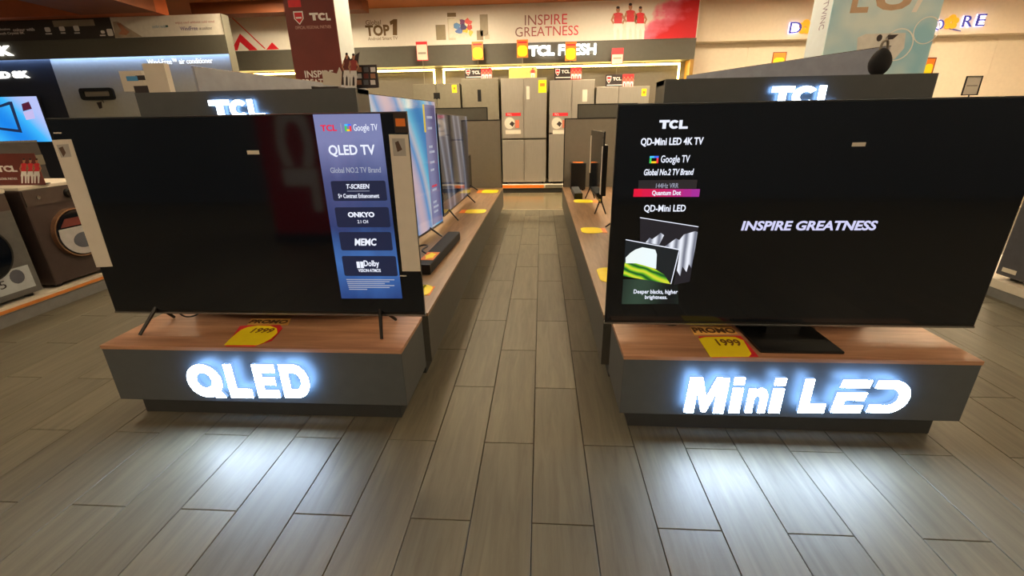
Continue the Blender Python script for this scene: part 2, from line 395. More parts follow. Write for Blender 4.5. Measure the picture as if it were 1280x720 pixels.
# ------------------------------------------------------------------ televisions
def tv(label, wdt, hgt, zb, loc, rotz, screen=None, depth=.05, feet='legs', group=None, back=M_BLACK, foot_x=.36, foot_d=.1):
    """origin on the podium top; screen looks along local -Y"""
    t = thing('television', label, 'television', loc, rotz, group)
    W = wdt/2
    obj('back_cover', BX(-W*.93, W*.93, .012, depth, zb+.06, zb+hgt*.82, bev=.008), back, t, local=True)
    obj('panel', BX(-W, W, -.002, .012, zb, zb+hgt), M_BLACK if back is M_BLACK else back, t, local=True)
    obj('screen', BX(-W+.004, W-.004, -.004, -.001, zb+.014, zb+hgt-.004), screen or M_SCREEN, t, local=True)
    fr = bmesh.new(); box(fr, -W-.002, W+.002, -.005, .012, zb-.004, zb+.004); obj('bottom_bezel', fr, M_CHROME, t, local=True)
    obj('top_bezel', BX(-W-.001, W+.001, -.004, .012, zb+hgt, zb+hgt+.003), M_CHROME, t, local=True)
    if feet == 'legs':
        for s in (-1, 1):
            b = bmesh.new()
            for e in (-1, 1):
                p0 = Vector((s*wdt*foot_x, .008, zb+.03)); p1 = Vector((s*(wdt*foot_x+.03), e*foot_d+.008, .006))
                cyl(b, p0, p1, .009, .007, 10)
            cyl(b, (s*wdt*foot_x, .008, zb-.0), (s*wdt*foot_x, .008, zb+.05), .012, .012, 10)
            obj('leg', b, M_BLACK, t, local=True)
    elif feet == 'plate':
        obj('stand_plate', BX(-.16, .16, -.16, .13, 0, .012, bev=.004), M_BLACK, t, local=True)
        obj('stand_neck', BX(-.07, .07, .0, .05, .01, zb+.1), M_BLACK, t, local=True)
    return t
YS = 1.78
# left front television
lt = tv('big television with dark screen and a blue QLED TV information column, over the QLED podium', 1.466, .842, .079, (-1.246, YS, Z), 0)
scr_l = [c for c in lt.children if c.name.startswith('screen')][0]
P = front(YS-.004)
col = [(391, 143), (475, 142), (503, 373), (427, 373)]
def grad_blue():
    m = bpy.data.materials.new('blue_info_column'); m.use_nodes = True; nt = m.node_tree; L = nt.links; b = nt.nodes['Principled BSDF']
    b.inputs['Base Color'].default_value = (.01, .01, .012, 1); b.inputs['Roughness'].default_value = .1
    tc = nt.nodes.new('ShaderNodeTexCoord'); sp = nt.nodes.new('ShaderNodeSeparateXYZ'); L.new(tc.outputs['Generated'], sp.inputs[0])
    n = nt.nodes.new('ShaderNodeTexNoise'); n.inputs['Scale'].default_value = 2.5; L.new(tc.outputs['Generated'], n.inputs['Vector'])
    ad = nt.nodes.new('ShaderNodeMath'); ad.operation = 'MULTIPLY_ADD'; ad.inputs[1].default_value = .25; L.new(n.outputs[0], ad.inputs[0]); L.new(sp.outputs[2], ad.inputs[2])
    r = nt.nodes.new('ShaderNodeValToRGB'); L.new(ad.outputs[0], r.inputs[0]); e = r.color_ramp.elements
    e[0].position = .1; e[0].color = lin((34, 62, 122)); e[1].position = 1.1; e[1].color = lin((126, 132, 178))
    for p, c in ((.35, (64, 110, 178)), (.55, (44, 62, 110)), (.8, (76, 86, 132))): x = e.new(p); x.color = lin(c)
    L.new(r.outputs[0], b.inputs['Emission Color']); b.inputs['Emission Strength'].default_value = .9; return m
M_COL = grad_blue()
ic = obj('info_column', prism(bmesh.new(), P, [P.pix(*p) for p in col], 0, .0006), M_COL, scr_l)
P2 = front(YS-.0047)
M_BTN = glow('screen_navy_button', (26, 36, 66), .8)
def T(s, r, mt=M_TXT, par=None, pl=P2, **k): return text(s, pl, r, mt, par or scr_l, **k)
M_TCLR = glow('screen_red_logo', (235, 30, 70), .9)
T('TCL', (401, 156, 421, 164), M_TCLR, bold=.03)
slabpx('logo_divider', P2, (426, 154, 427, 166), 0, .0005, M_TXTD, scr_l)
def gtv(pl, r, par):
    u0, v0, u1, v1 = pl.rect(*r); um, vm = (u0+u1)/2, (v0+v1)/2; th = (v1-v0)*.27
    g = [((u0, v1-th, um, v1), (70, 190, 250)), ((um, v1-th, u1, v1), (60, 110, 250)), ((u0, v0, u0+th, v1-th), (60, 200, 90)), ((u1-th, v0, u1, v1-th), (240, 50, 60)), ((u0+th, v0, u1-th, v0+th), (255, 200, 30))]
    for q, c in g: slab('logo_piece', pl, q, 0, .0006, glow('logo_%d_%d_%d' % c, c, 1), par)
gtv(P2, (431, 155, 439, 164), scr_l)
T('Google TV', (442, 155, 472, 166))
T('QLED TV', (411, 181, 469, 196), bold=.02)
T('Global NO.2 TV Brand', (413, 209, 476, 216), M_TXTD, bold=.01)
for (a, b, c, d) in ((415, 226, 483, 251), (420, 259, 487, 284), (425, 290, 490, 313), (429, 320, 496, 345)):
    obj('info_button', prism(bmesh.new(), P2, rrect(*P2.rect(a, b, c, d), .008), 0, .0004), M_BTN, scr_l)
T('T-SCREEN', (433, 230, 462, 236), shear=.2, bold=.02); slabpx('logo_divider', P2, (434, 238.5, 462, 239.2), .0004, .0008, M_TXTD, scr_l)
T('S+ Contrast Enhancement', (423, 242, 474, 247.5), bold=.01)
T('ONKYO', (435, 265, 468, 271.5), bold=.04); T('2.1 CH', (447, 275, 460, 279))
T('MEMC', (443, 298, 471, 307), bold=.03, shear=.2)
T('Dolby', (455, 325.5, 474, 335), bold=.02); T('VISION·ATMOS', (448, 336, 476, 340), bold=.01)
# double-D mark
for q in ((446, 327, 450, 335), (450.6, 327, 454.6, 335)): slabpx('logo_piece', P2, q, .0004, .0008, M_TXT, scr_l)
for i in range(6): slabpx('small_print', P2, (433+i*.7, 349+i*2.4, 493-(i % 3)*6-(22 if i == 5 else 0), 350.1+i*2.4), 0, .0005, M_TXTD, scr_l)
P3 = front(YS-.0044)
sl = polypx('label_strip', P3, [(65, 175), (89, 174), (141, 333), (121, 334)], 0, .0015, M_WHITE, lt); sl['label'] = 'white paper strip along the left edge'
sr = polypx('label_strip', P3, [(486, 168), (510, 168), (526, 339), (503, 339)], 0, .0015, M_WHITE, lt); sr['label'] = 'white paper strip along the right edge'
for pxs in ([(71, 181), (86, 180), (90, 196), (77, 197)], [(490, 173), (506, 173), (508, 195), (492, 195)]):
    polypx('strip_picture', P3, pxs, .0015, .002, mat('strip_grey', (170, 166, 160), .6), sl if pxs[0][0] < 200 else sr)
for pxs in ([(74, 185), (79, 183), (83, 191), (80, 196)], [(494, 178), (498, 176), (503, 187), (497, 190)]):
    polypx('strip_mark', P3, pxs, .002, .0024, mat('strip_brown', (84, 62, 48), .6), sl if pxs[0][0] < 200 else sr)
st = polypx('corner_sticker', P3, [(491, 141), (507, 141), (511, 166), (494, 166)], 0, .0008, mat('sticker_black', (44, 32, 24), .5), lt)
polypx('sticker_logo', P3, [(494, 148), (506, 148), (507, 158), (495, 158)], .0008, .0012, M_ORG, st)
for r in ((67, 165.5, 77, 167), (500, 344, 508, 345.5), (309, 188, 324, 193)): slabpx('small_sticker', P3, r, 0, .0008, M_WHITE, lt)
tb = [Vector((-1.75, YS+.06, Z+.12)), Vector((-1.72, YS+.05, Z+.06)), Vector((-1.68, YS+.05, Z+.035)), Vector((-1.63, YS+.07, Z+.05)), Vector((-1.62, YS+.09, Z+.12))]
obj('cable', tube(tb, .004), M_BLACK, lt)
# right front television
rt = tv('big television showing INSPIRE GREATNESS, over the Mini LED podium', 1.512, .880, .052, (1.036, YS, Z), 0, feet='plate')
scr_r = [c for c in rt.children if c.name.startswith('screen')][0]
R = dict(par=scr_r)
TCLM = M_TXT
for ch, a, b in (('T', 824, 837), ('C', 836.5, 848), ('L', 849, 860)): lit(ch, P2, (a, 150, b, 161), M_TXT, scr_r, .0002, .0005, name='lettering')
T('QD-Mini LED 4K TV', (801, 172, 879, 183), bold=.025, **R)
gtv(P2, (812, 195, 823, 204), scr_r); T('Google TV', (826, 194, 862, 206), bold=.01, **R)
T('Global No.2 TV Brand', (805, 211, 867, 219), bold=.02, shear=.15, **R)
slabpx('info_button', P2, (798, 225, 871, 236), 0, .0003, glow('screen_grey', (46, 42, 46), .6), scr_r)
T('144Hz VRR', (820, 229, 848, 235), M_TXTD, **R)
for i in range(8):
    c = (235-i*9, 10+i*5, 60+i*14); slabpx('pink_bar', P2, (792+i*10.3, 236+i*.05, 792+(i+1)*10.3, 246), 0, .0004, glow('pink%d' % i, c, .85), scr_r)
T('Quantum Dot', (815, 238, 851, 245), bold=.02, t0=.0006, **R)
T('QD-Mini LED', (805, 256, 857, 266), bold=.015, **R)
gm = ramp_screen('screen_green_panel', [(0, (14, 20, 22)), (1, (52, 74, 60))], 1.2, .8)
obj('feature_panel', prism(bmesh.new(), P2, [P2.pix(*p) for p in ((779, 349), (847, 349), (848, 380), (777, 380))], 0, .0002), gm, scr_r)
obj('feature_panel', prism(bmesh.new(), P2, [P2.pix(*p) for p in ((800, 272), (873, 283.5), (862, 352), (842, 356), (850, 312), (800, 304))], .0002, .0004), glow('screen_slate', (44, 42, 52), .5), scr_r)
obj('panel_edge', prism(bmesh.new(), P2, [P2.pix(*p) for p in ((800, 271.5), (873, 283), (873, 284), (800, 272.5))], .0004, .0006), M_TXT, scr_r)
obj('panel_edge', prism(bmesh.new(), P2, [P2.pix(*p) for p in ((782, 299), (850, 311.5), (839, 355), (838, 355), (848.5, 312.5), (782, 300))], .0008, .0011), M_TXT, scr_r)
wm = ramp_screen('screen_white_peaks', [(0, (120, 124, 140)), (1, (240, 244, 255))], 9, .9, 1)
obj('white_peaks', prism(bmesh.new(), P2, [P2.pix(*p) for p in ((831, 308), (838, 303), (845, 298), (849, 300), (855, 293), (862, 291), (869, 289), (872, 290), (869, 310), (864, 335), (861, 330), (858, 340), (853, 333), (850, 345), (846, 338), (850, 312))], .0004, .0006), wm, scr_r)
obj('white_peaks', prism(bmesh.new(), P2, [P2.pix(*p) for p in ((807, 303), (812, 297), (815, 299), (821, 295), (826, 291), (830, 294), (824, 306))], .0004, .0006), wm, scr_r)
def picture_green():
    m = ramp_screen('screen_meadow', [(0, (20, 90, 40)), (.5, (120, 200, 40)), (1, (230, 235, 60))], 11, .8, 7, (0, 1.2, 0)); return m
obj('meadow_picture', prism(bmesh.new(), P2, [P2.pix(*p) for p in ((782, 300), (849, 312), (838, 355), (779, 345))], .0004, .0006), glow('screen_night', (30, 38, 44), .6), scr_r)
obj('meadow_field', prism(bmesh.new(), P2, [P2.pix(*p) for p in ((781, 328), (795, 327), (815, 334), (830, 343), (838, 355), (779, 345))], .0006, .0008), picture_green(), scr_r)
obj('bright_glow', prism(bmesh.new(), P2, [P2.pix(*p) for p in ((782, 322), (788, 316), (794, 312), (803, 309), (819, 312), (821, 318), (820, 336), (806, 332), (795, 329), (782, 329))], .0006, .0009), ramp_screen('screen_bright_glow', [(0, (240, 240, 225)), (1, (235, 250, 255))], .3, .95), scr_r)
T('Deeper blacks, higher', (792, 362, 847, 368.5), bold=.015, **R); T('brightness.', (806, 369, 834, 375), bold=.015, **R)
T('INSPIRE GREATNESS', (927, 276, 1096, 288), glow('screen_lilac', (214, 214, 250), .9), bold=.03, shear=.12, **R)
slabpx('small_sticker', P3, (1065, 178, 1082, 183), 0, .0008, M_WHITE, rt)
tb = [Vector((.48, YS+.06, Z+.12)), Vector((.50, YS+.06, Z+.04)), Vector((.55, YS+.07, Z+.02)), Vector((.62, YS+.07, Z+.02)), Vector((.68, YS+.08, Z+.1))]
obj('cable', tube(tb, .004), M_BLACK, rt)

# backing towers with lit TCL letters
def tower(label, x0, x1, lx, zt):
    t = thing('display_tower', label, 'display panel', ((x0+x1)/2, 2.05, Z))
    obj('front_board', BX(x0, x1, 1.99, 2.01, Z+.001, zt), M_DARK, t)
    obj('side_board', BX(x0, x0+.02, 2.01, 2.14, Z+.001, zt), M_SIDE, t); obj('side_board', BX(x1-.02, x1, 2.01, 2.14, Z+.001, zt), M_SIDE, t)
    obj('top_cap', BX(x0, x1, 2.01, 2.14, zt-.02, zt), M_DARK, t)
    F = front(1.99)
    for ch, a, b in lx: lit(ch, F, F.rect(a, 100, b, 130)[0:1]+(zt-.113,)+F.rect(a, 100, b, 130)[2:3]+(zt-.037,), M_SIGNT, t, .008, .016, px=False)
    return t
tower('dark panel with lit TCL letters standing behind the QLED television', -1.765, -.782, (('T', 262, 288), ('C', 287, 308), ('L', 310, 330)), 1.40)
tower('dark panel with lit TCL letters standing behind the INSPIRE GREATNESS television', .495, 1.53, (('T', 961, 989), ('C', 987, 1016), ('L', 1019, 1045)), 1.405)

# grey backed televisions turned outwards behind the towers
def back_tv(label, p0, p1, zt, flip):
    p0, p1 = Vector(p0), Vector(p1); d = p1-p0; Lx = d.length; c = (p0+p1)/2
    rz = math.atan2(d.y, d.x)+(math.pi if flip else 0)
    return tv(label, Lx, zt-Z-.1, .1, (c.x, c.y, Z), rz, back=M_BACK, feet='legs')
def onz(x, y, z): d = ray(x, y); t = (z-H)/d.z; return EYE+d*t
a, b = onz(207, 80, 1.52), onz(440, 108, 1.52)
a.z = b.z = 0
back_tv('grey back of a large television facing outwards, above the left TCL panel', a+(b-a)*.09, a+(b-a)*1.12, 1.52, True)
a, b = onz(1113, 58, 1.53), onz(860, 95, 1.53); a.z = b.z = 0
back_tv('grey back of a large television facing outwards, above the right TCL panel', a+(b-a)*.0, a+(b-a)*1.0, 1.53, False)

# aisle televisions
SC1 = ramp_screen('screen_cyan_drapes', [(0, (60, 130, 190)), (.3, (110, 190, 220)), (.55, (190, 190, 200)), (.75, (90, 150, 205)), (1, (205, 180, 190))], .42, .75, 5, (0, .5, .0))
SC2 = ramp_screen('screen_dark_drapes', [(0, (34, 36, 46)), (.45, (66, 74, 92)), (.7, (150, 160, 180)), (1, (60, 70, 96))], .5, .45, 5, (0, .3, 0), gloss=.05)
r1 = math.radians(83)
def far_end(px, zpx, zb, wdt, rz):   # centre of a television whose far lower corner is seen at the pixel
    p = onz(px, zpx, Z+zb); return p-Vector((math.cos(rz), math.sin(rz), 0))*wdt/2
c = far_end(553.6, 277.8, .06, 1.64, r1)
t1 = tv('large television with pale blue drapery picture, nearest on the left side of the aisle', 1.64, .99, .06, (c.x, c.y, Z), r1, SC1, foot_x=.3)
# its information column, in the screen's own frame
s1 = [k for k in t1.children if k.name.startswith('screen')][0]
LP = Plane((0, -.004, .06), (1, 0, 0), (0, 0, 1))
def localslab(name, r, t0, t1_, mt, par): 
    return obj(name, prism(bmesh.new(), LP, [(r[0], r[1]), (r[2], r[1]), (r[2], r[3]), (r[0], r[3])], t0, t1_), mt, par, local=True)
localslab('info_column', (.56, .03, .80, .96), 0, .0005, ramp_screen('screen_violet', [(0, (104, 96, 140)), (1, (150, 150, 190))], .8, .6), s1)
localslab('yellow_bar', (.54, .76, .575, .96), .0005, .0008, glow('screen_yellow', (230, 200, 60), .7), s1)
for i, zz in enumerate((.86, .78, .64, .6, .52, .46, .33, .3, .2, .16, .12)):
    localslab('caption_line', (.61, zz, .73-.02*(i % 3), zz+.018), .0006, .0009, glow('screen_caption_red', (200, 60, 90), .8) if i in (6,) else M_TXTD, s1)
p = onz(556.5, 274.5, Z+.09); 
t2 = tv('television with dark drapery picture, middle one on the left side of the aisle', 1.42, .875, .085, (-.875, 3.98+.71, Z), math.radians(89), SC2, foot_x=.34)
t3 = tv('small dark television at the far end of the left side of the aisle', .74, .43, .05, (-.99, 5.95, Z), math.radians(88))
q1 = tv('television mostly hidden behind the INSPIRE GREATNESS set, nearest on the right side of the aisle', 1.4, .8, .06, (.66, 3.35, Z), math.radians(-90))
q2 = tv('television with a white strip seen edge on, on the right side of the aisle', 1.12, .66, .125, (.585, 4.97, Z), math.radians(-90), foot_x=.42, foot_d=.055)
LP2 = Plane((0, -.0045, .125), (1, 0, 0), (0, 0, 1))
for a_, b_, z0, z1 in ((.5, .55, .08, .53), (-.55, -.5, .18, .6)):
    obj('label_strip', prism(bmesh.new(), LP2, [(a_, z0), (b_, z0), (b_, z1), (a_, z1)], 0, .004), M_WHITE, q2, local=True)

# ------------------------------------------------------------------ things on the podium tops
TP = top(Z+.0005)
def card(label, red_px, yel_px, group=None, num=None, promo=None, tilt=0):
    t = thing('price_card', label, 'price card', (0, 0, Z), 0, group)
    xs = [TP.pix(*p) for p in yel_px]; cx = sum(x for x, _ in xs)/len(xs); cy = sum(y for _, y in xs)/len(xs); t.location = (cx, cy, Z)
    polypx('card_red', TP, red_px, 0, .002, M_RED, t); polypx('card_yellow', TP, yel_px, .002, .003, M_YEL, t)
    if num: text(num, TP, num[0:0] or TP.rect(*NUMR[label]), mat('print_brown', (120, 78, 30), .6), t, t0=.003, px=False, bold=.02)
    if promo:
        polypx('promo_tag', TP, promo, 0, .0025, mat('promo_tan', (236, 184, 96), .6), t)
        xs_ = [p[0] for p in promo]; ys_ = [p[1] for p in promo]
        text('PROMO', TP, (min(xs_)+4, min(ys_)+2, max(xs_)-4, max(ys_)-2), mat('print_dark_brown', (96, 56, 24), .6), t, t0=.0026, bold=.03)
    return t
NUMR = {'yellow price card reading 1999 with a promo tag on the QLED podium': (316, 411, 342, 417), 'yellow price card reading 1999 with a promo tag on the Mini LED podium': (896, 425, 925, 433)}
card('yellow price card reading 1999 with a promo tag on the QLED podium', [(300, 408), (349, 404), (353, 411), (340, 426), (318, 433), (282, 433)],
     [(280, 432), (288, 424), (301, 413), (310, 409.5), (323, 407.5), (338, 408), (346, 411), (347, 416.5), (339, 424), (330, 429), (322, 432)], None, '1999', [(314, 399), (364, 398.5), (360, 406.5), (309, 407)])
card('yellow price card reading 1999 with a promo tag on the Mini LED podium', [(873, 421), (925, 420), (932, 427), (948, 446), (890, 447.5)],
     [(873, 424), (882, 422), (910, 421.5), (919, 422), (929, 426), (939, 443), (936, 446.5), (888, 447)], None, '1999', [(862, 408.5), (914, 408.5), (922, 417.5), (868, 419)])
def flatcard(label, x0, x1, y0, y1, side=1):
    t = thing('price_card', label, 'price card', ((x0+x1)/2, (y0+y1)/2, Z), 0, 'yellow price cards lying along the aisle podiums')
    xm = x0+(x1-x0)*(.32 if side > 0 else .68)
    obj('card_yellow', prism(bmesh.new(), TP, rrect(*((xm-.03, y0, x1, y1) if side > 0 else (x0, y0, xm+.03, y1)), .06), .001, .003), M_YEL, t)
    obj('card_orange', prism(bmesh.new(), TP, [(x0, y0+.02), (xm, y0+.02), (xm, y1-.02), (x0, y1-.02)] if side > 0 else [(xm, y0+.02), (x1, y0+.02), (x1, y1-.02), (xm, y1-.02)], 0, .0015), M_ORG, t)
flatcard('yellow and orange price card at the near end of the left aisle podium', -.72, -.605, 2.2, 2.38, -1)
flatcard('yellow and orange price card in front of the middle left aisle television', -.86, -.585, 4.56, 4.78)
flatcard('yellow and orange price card at the far end of the left aisle podium', -.87, -.59, 5.98, 6.28)
flatcard('yellow and orange price card by the subwoofer on the right aisle podium', .385, .66, 5.17, 5.38, -1)
flatcard('yellow and orange price card in the middle of the right aisle podium', .345, .56, 3.66, 3.88, -1)
flatcard('yellow and orange price card at the near end of the right aisle podium', .35, .56, 2.44, 2.72, -1)
def soundbar(label, c, L_, w_, h_, rz, sticker=False):
    t = thing('soundbar', label, 'soundbar', (c[0], c[1], Z), rz)
    obj('body', BX(-w_/2, w_/2, -L_/2, L_/2, 0, h_, bev=.012), mat('soundbar_cloth', (38, 42, 46), .8), t, local=True)
    obj('end_cap', BX(-w_/2-.001, w_/2+.001, -L_/2-.002, -L_/2+.02, .001, h_+.001, bev=.008), M_BLACK, t, local=True)
    if sticker:
        s = obj('sticker', BX(-w_*.42, w_*.42, -L_/2+.1, -L_/2+.28, h_, h_+.002), M_ORG, t, local=True)
        obj('sticker_star', prism(bmesh.new(), Plane((0, -L_/2+.19, h_+.002), (1, 0, 0), (0, 1, 0)), [(w_*.36*math.cos(i*math.pi/5)*(1 if i % 2 else .7), .08*math.sin(i*math.pi/5)*(1 if i % 2 else .7)) for i in range(10)], 0, .001), M_YEL, s, local=True)
    return t
soundbar('dark soundbar with an orange sticker on the left aisle podium', (-.715, 3.02), .9, .1, .065, math.radians(-2), True)
soundbar('small dark soundbar in front of the subwoofer on the right aisle podium', (.45, 5.75), .62, .1, .07, 0)
cb = [(-.80, 3.0, Z+.006), (-.86, 3.06, Z+.02), (-.84, 3.15, Z+.03), (-.90, 3.2, Z+.02), (-.96, 3.1, Z+.006)]
tag(obj('cable', tube(cb, .006), M_BLACK), 'black cable curling beside the soundbar on the left aisle podium', 'cable')
sw = thing('subwoofer', 'black subwoofer box at the far end of the right aisle podium', 'subwoofer', (.50, 6.3, Z))
obj('cabinet', BX(-.1, .1, -.13, .13, .012, .36, bev=.006), M_BLACK, sw, local=True)
for sx in (-.07, .07):
    for sy in (-.1, .1): obj('foot', cyl(bmesh.new(), (sx, sy, 0), (sx, sy, .013), .012), M_BLACK, sw, local=True)
obj('top_sticker', BX(-.07, .07, -.1, .08, .36, .362), M_ORG, sw, local=True)

# end panels of the islands
def endpanel(label, x0, x1, y, z0, z1, mt):
    t = thing('end_panel', label, 'divider panel', ((x0+x1)/2, y, z0))
    obj('panel', BX(x0+.012, x1-.012, y-.012, y+.012, z0+.001, z1-.012), mt, t)
    fr = bmesh.new(); box(fr, x0, x0+.012, y-.015, y+.015, z0+.001, z1); box(fr, x1-.012, x1, y-.015, y+.015, z0+.001, z1); box(fr, x0+.012, x1-.012, y-.015, y+.015, z1-.012, z1)
    obj('edge_frame', fr, M_BLACK, t)
endpanel('tall olive grey divider panel at the far end of the left aisle podium', -1.5, -.562, 6.52, Z, 1.30, M_OLIVE)
endpanel('tall olive grey divider panel at the far end of the right aisle podium', .312, 1.3, 6.52, Z, 1.30, M_OLIVE)
endpanel('darker grey panel rising behind the left divider panel', -1.5, -.75, 6.60, 0, 1.465, M_BAND)
endpanel('darker grey panel rising behind the right divider panel', .49, 1.3, 6.60, 0, 1.48, M_BAND)

# ------------------------------------------------------------------ refrigerators on their platform
pf = thing('appliance_platform', 'long low white platform carrying the refrigerators', 'platform', (0, 9.0, 0))
obj('base', BX(-3.6, 2.65, 8.58, 9.45, 0, .085), mat('dark_base', (58, 58, 56), .5), pf)
obj('deck', BX(-3.62, 2.67, 8.55, 9.46, .086, .15), M_WHITE, pf)
obj('edge_rail', BX(-.74, .05, 8.53, 8.55, .095, .148), M_ORG, pf)
obj('edge_rail', BX(.08, .4, 8.53, 8.55, .095, .148), M_STEELD, pf)
def fridge(label, x0, x1, zt, doors, mt, split=.97, xs=None):
    t = thing('refrigerator', label, 'refrigerator', ((x0+x1)/2, 9.0, .15))
    obj('body', BX(x0+.004, x1-.004, 8.73, 9.36, .19, zt-.012), M_STEELD, t)
    for fx in (x0+.06, x1-.06):
        for fy in (8.8, 9.3): obj('foot', cyl(bmesh.new(), (fx, fy, .15), (fx, fy, .191), .02), M_BLACK, t)
    xm = xs or (x0+x1)/2
    def dr(a, b, c, d, hx):
        o = obj('door', BX(a+.003, b-.003, 8.66, 8.727, c, d, bev=.006), mt, t)
        obj('handle', BX(hx-.012, hx+.012, 8.652, 8.662, max(c+.05, d-.5) if d > 1.2 else c+.25, d-.25 if d > 1.2 else d-.1, bev=.003), mt, o)
        return o
    if doors == 4:
        dr(x0, xm, split+.015, zt, xm-.03); dr(xm, x1, split+.015, zt, xm+.03); dr(x0, xm, .19, split-.015, xm-.03); dr(xm, x1, .19, split-.015, xm+.03)
    elif doors == 2:
        dr(x0, xm, .19, zt, xm-.03); dr(xm, x1, .19, zt, xm+.03)
    else:
        dr(x0, x1, split+.015, zt, x0+.06); dr(x0, x1, .19, split-.015, x0+.06)
    return t
FD = front(8.659)
f1 = fridge('dark grey refrigerator with a yellow tag, leftmost under the light strip', -2.34, -1.475, 1.94, 2, M_STEELD)
f2 = fridge('dark grey refrigerator with a slim black handle, left of the silver four-door one', -1.445, -.775, 2.01, 1, M_STEELD, split=.8)
f3 = fridge('silver four-door refrigerator in the centre, closing the aisle', -.735, .09, 2.0, 4, M_STEEL)
f4 = fridge('silver four-door refrigerator with a tall white label, right of the central one', .135, .935, 1.95, 4, M_STEEL, split=1.06)
f5 = fridge('silver two-door refrigerator, rightmost beside the cream wall', .965, 1.9, 1.825, 2, M_STEEL, xs=1.36)
def stick(name, px, mt, par, t=.002): return slabpx(name, FD, px, 0.0, t, mt, par)
a_ = stick('yellow_tag', (565, 106, 571, 116), M_YEL, f1); slabpx('tag_mark', FD, (566.5, 109, 569.5, 112), .002, .003, M_ORG, a_)
stick('control_panel', (542, 116, 550, 124), M_BLACK, f1)
stick('black_handle', (597, 112, 601.5, 127), M_BLACK, f2)
a_ = stick('yellow_tag', (673, 100, 683, 116), M_YEL, f3); slabpx('tag_mark', FD, (675, 104, 681, 108), .002, .003, M_ORG, a_)
stick('white_label', (658, 108, 662, 124), M_WHITE, f3)
stick('white_label', (728, 112, 734, 127), M_WHITE, f4)
a_ = stick('yellow_tag', (802, 111, 808, 120), M_YEL, f5); slabpx('tag_mark', FD, (803.5, 114, 806.5, 117), .002, .003, M_ORG, a_)
for f_, dx in ((f3, 0), (f4, 59)):
    a_ = stick('red_sticker', (632+dx, 141, 651+dx, 145), M_RED, f_); text('TCL', FD, (634+dx, 142, 640+dx, 144.4), M_PWHITE, a_, t0=.002)
    p0 = FD.pix(637+dx, 154); obj('round_sticker', prism(bmesh.new(), FD, ell(p0[0], p0[1], .095, .1, 20), 0, .002), M_WHITE, f_)
    p0 = FD.pix(640+dx, 155); obj('sticker_picture', prism(bmesh.new(), FD, [(p0[0]-.05, p0[1]), (p0[0], p0[1]+.05), (p0[0]+.05, p0[1]+.01), (p0[0]+.01, p0[1]-.05)], .002, .003), M_CARDD, f_)
    stick('orange_sticker', (644+dx, 150, 649+dx, 160), mat('sticker_salmon', (200, 110, 84), .5), f_)
    stick('white_label', (632+dx, 162.5, 651+dx, 167.5), M_WHITE, f_)
# cards standing on top of the refrigerators
def topper(label, px, zb, yellow=False):
    F = front(8.85); u0, v0, u1, v1 = F.rect(*px); v0 = zb+.001
    t = thing('display_card', label, 'display card', ((u0+u1)/2, 8.85, zb))
    slab('card', F, (u0, v0, u1, v1), -.006, 0, mat('card_yellow_pale', (236, 208, 120), .5) if yellow else M_CARDD, t)
    slab('foot', F, (u0+.05, v0, u1-.05, v0+.012), -.09, -.006, M_BLACK, t)
    x0, y0, x1, y1 = px; W = x1-x0
    if not yellow:
        slab('card_red', F, (u0+(u1-u0)*.6, v0+.02, u1, v1), 0, .001, M_RED, t)
        shield(F, (x0+W*.04, y0+2, x0+W*.2, y1-3.5), t)
        text('TCL', F, (x0+W*.26, y0+3.5, x0+W*.56, y0+7.5), M_PWHITE, t, bold=.03, t0=.001)
        slabpx('white_line', F, (x0+W*.05, y1-2.2, x0+W*.6, y1-1.2), .001, .002, M_PWHITE, t)
        for i in range(3): player(F, (x0+W*(.58+.13*i), y0+2, x0+W*(.76+.13*i), y1), t, mat('print_pale_red', (226, 80, 70), .5))
    else:
        player(F, (x1-9, y0+1, x1-1, y1), t, mat('print_pale_red', (226, 80, 70), .5))
topper('dark and red TCL card with a crest on the fridge with a slim black handle', (581, 85, 615, 98), 2.01)
topper('pale yellow card on top of the central silver four-door refrigerator', (636, 84, 671, 97), 2.0, True)
topper('dark and red TCL card with a crest on the four-door fridge right of centre', (693, 84, 727, 98.5), 1.95)
topper('dark and red TCL card with a crest on the rightmost refrigerator', (757, 93, 792, 108), 1.825)
def pricesign(label, px, zb, kind, Y=9.0, lean=0):
    F = front(Y); u0, v0, u1, v1 = F.rect(*px); uc = (u0+u1)/2
    t = thing('price_sign', label, 'price sign', (uc, Y, zb))
    mt = {'y': M_ORG, 'w': M_WHITE, 'r': mat('sign_red', (206, 70, 54), .5)}[kind]
    slab('frame', F, (u0, v0, u1, v1), -.008, 0, M_RED if kind != 'y' else M_ORG, t)
    h = v1-v0
    if kind == 'y':
        obj('yellow_bubble', prism(bmesh.new(), F, rrect(u0+.012, v0+.02, u1-.012, v0+h*.68, min(.06, (u1-u0)*.3)), 0, .002), M_YEL, t)
        slab('top_line', F, (u0+.02, v0+h*.8, u1-.02, v0+h*.9), 0, .002, M_RED, t)
    else:
        slab('white_sheet', F, (u0+.008, v0+.015, u1-.008, v0+h*(.85 if kind == 'w' else .62)), 0, .002, M_WHITE, t)
        slab('print_line', F, (u0+.03, v0+h*.35, u1-.03, v0+h*.45), .002, .003, mat('print_grey', (150, 140, 130), .6), t)
    obj('rod', cyl(bmesh.new(), (uc, Y+.004, zb+.01), (uc, Y+.004, v0+.02), .006, seg=8), M_STEELD, t)
    obj('foot', BX(uc-.05, uc+.05, Y-.04, Y+.05, zb+.001, zb+.012), M_STEELD, t)
pricesign('white price sign on a rod, leftmost above the refrigerators', (520.5, 52, 534.5, 76), 1.94, 'w')
pricesign('orange and yellow price sign on a rod above the fridge with a slim black handle', (590, 52, 604, 75), 2.01, 'y')
pricesign('orange and yellow price sign on a rod just left of the TCL FRESH letters', (646, 49.5, 660, 72), 2.0, 'y')
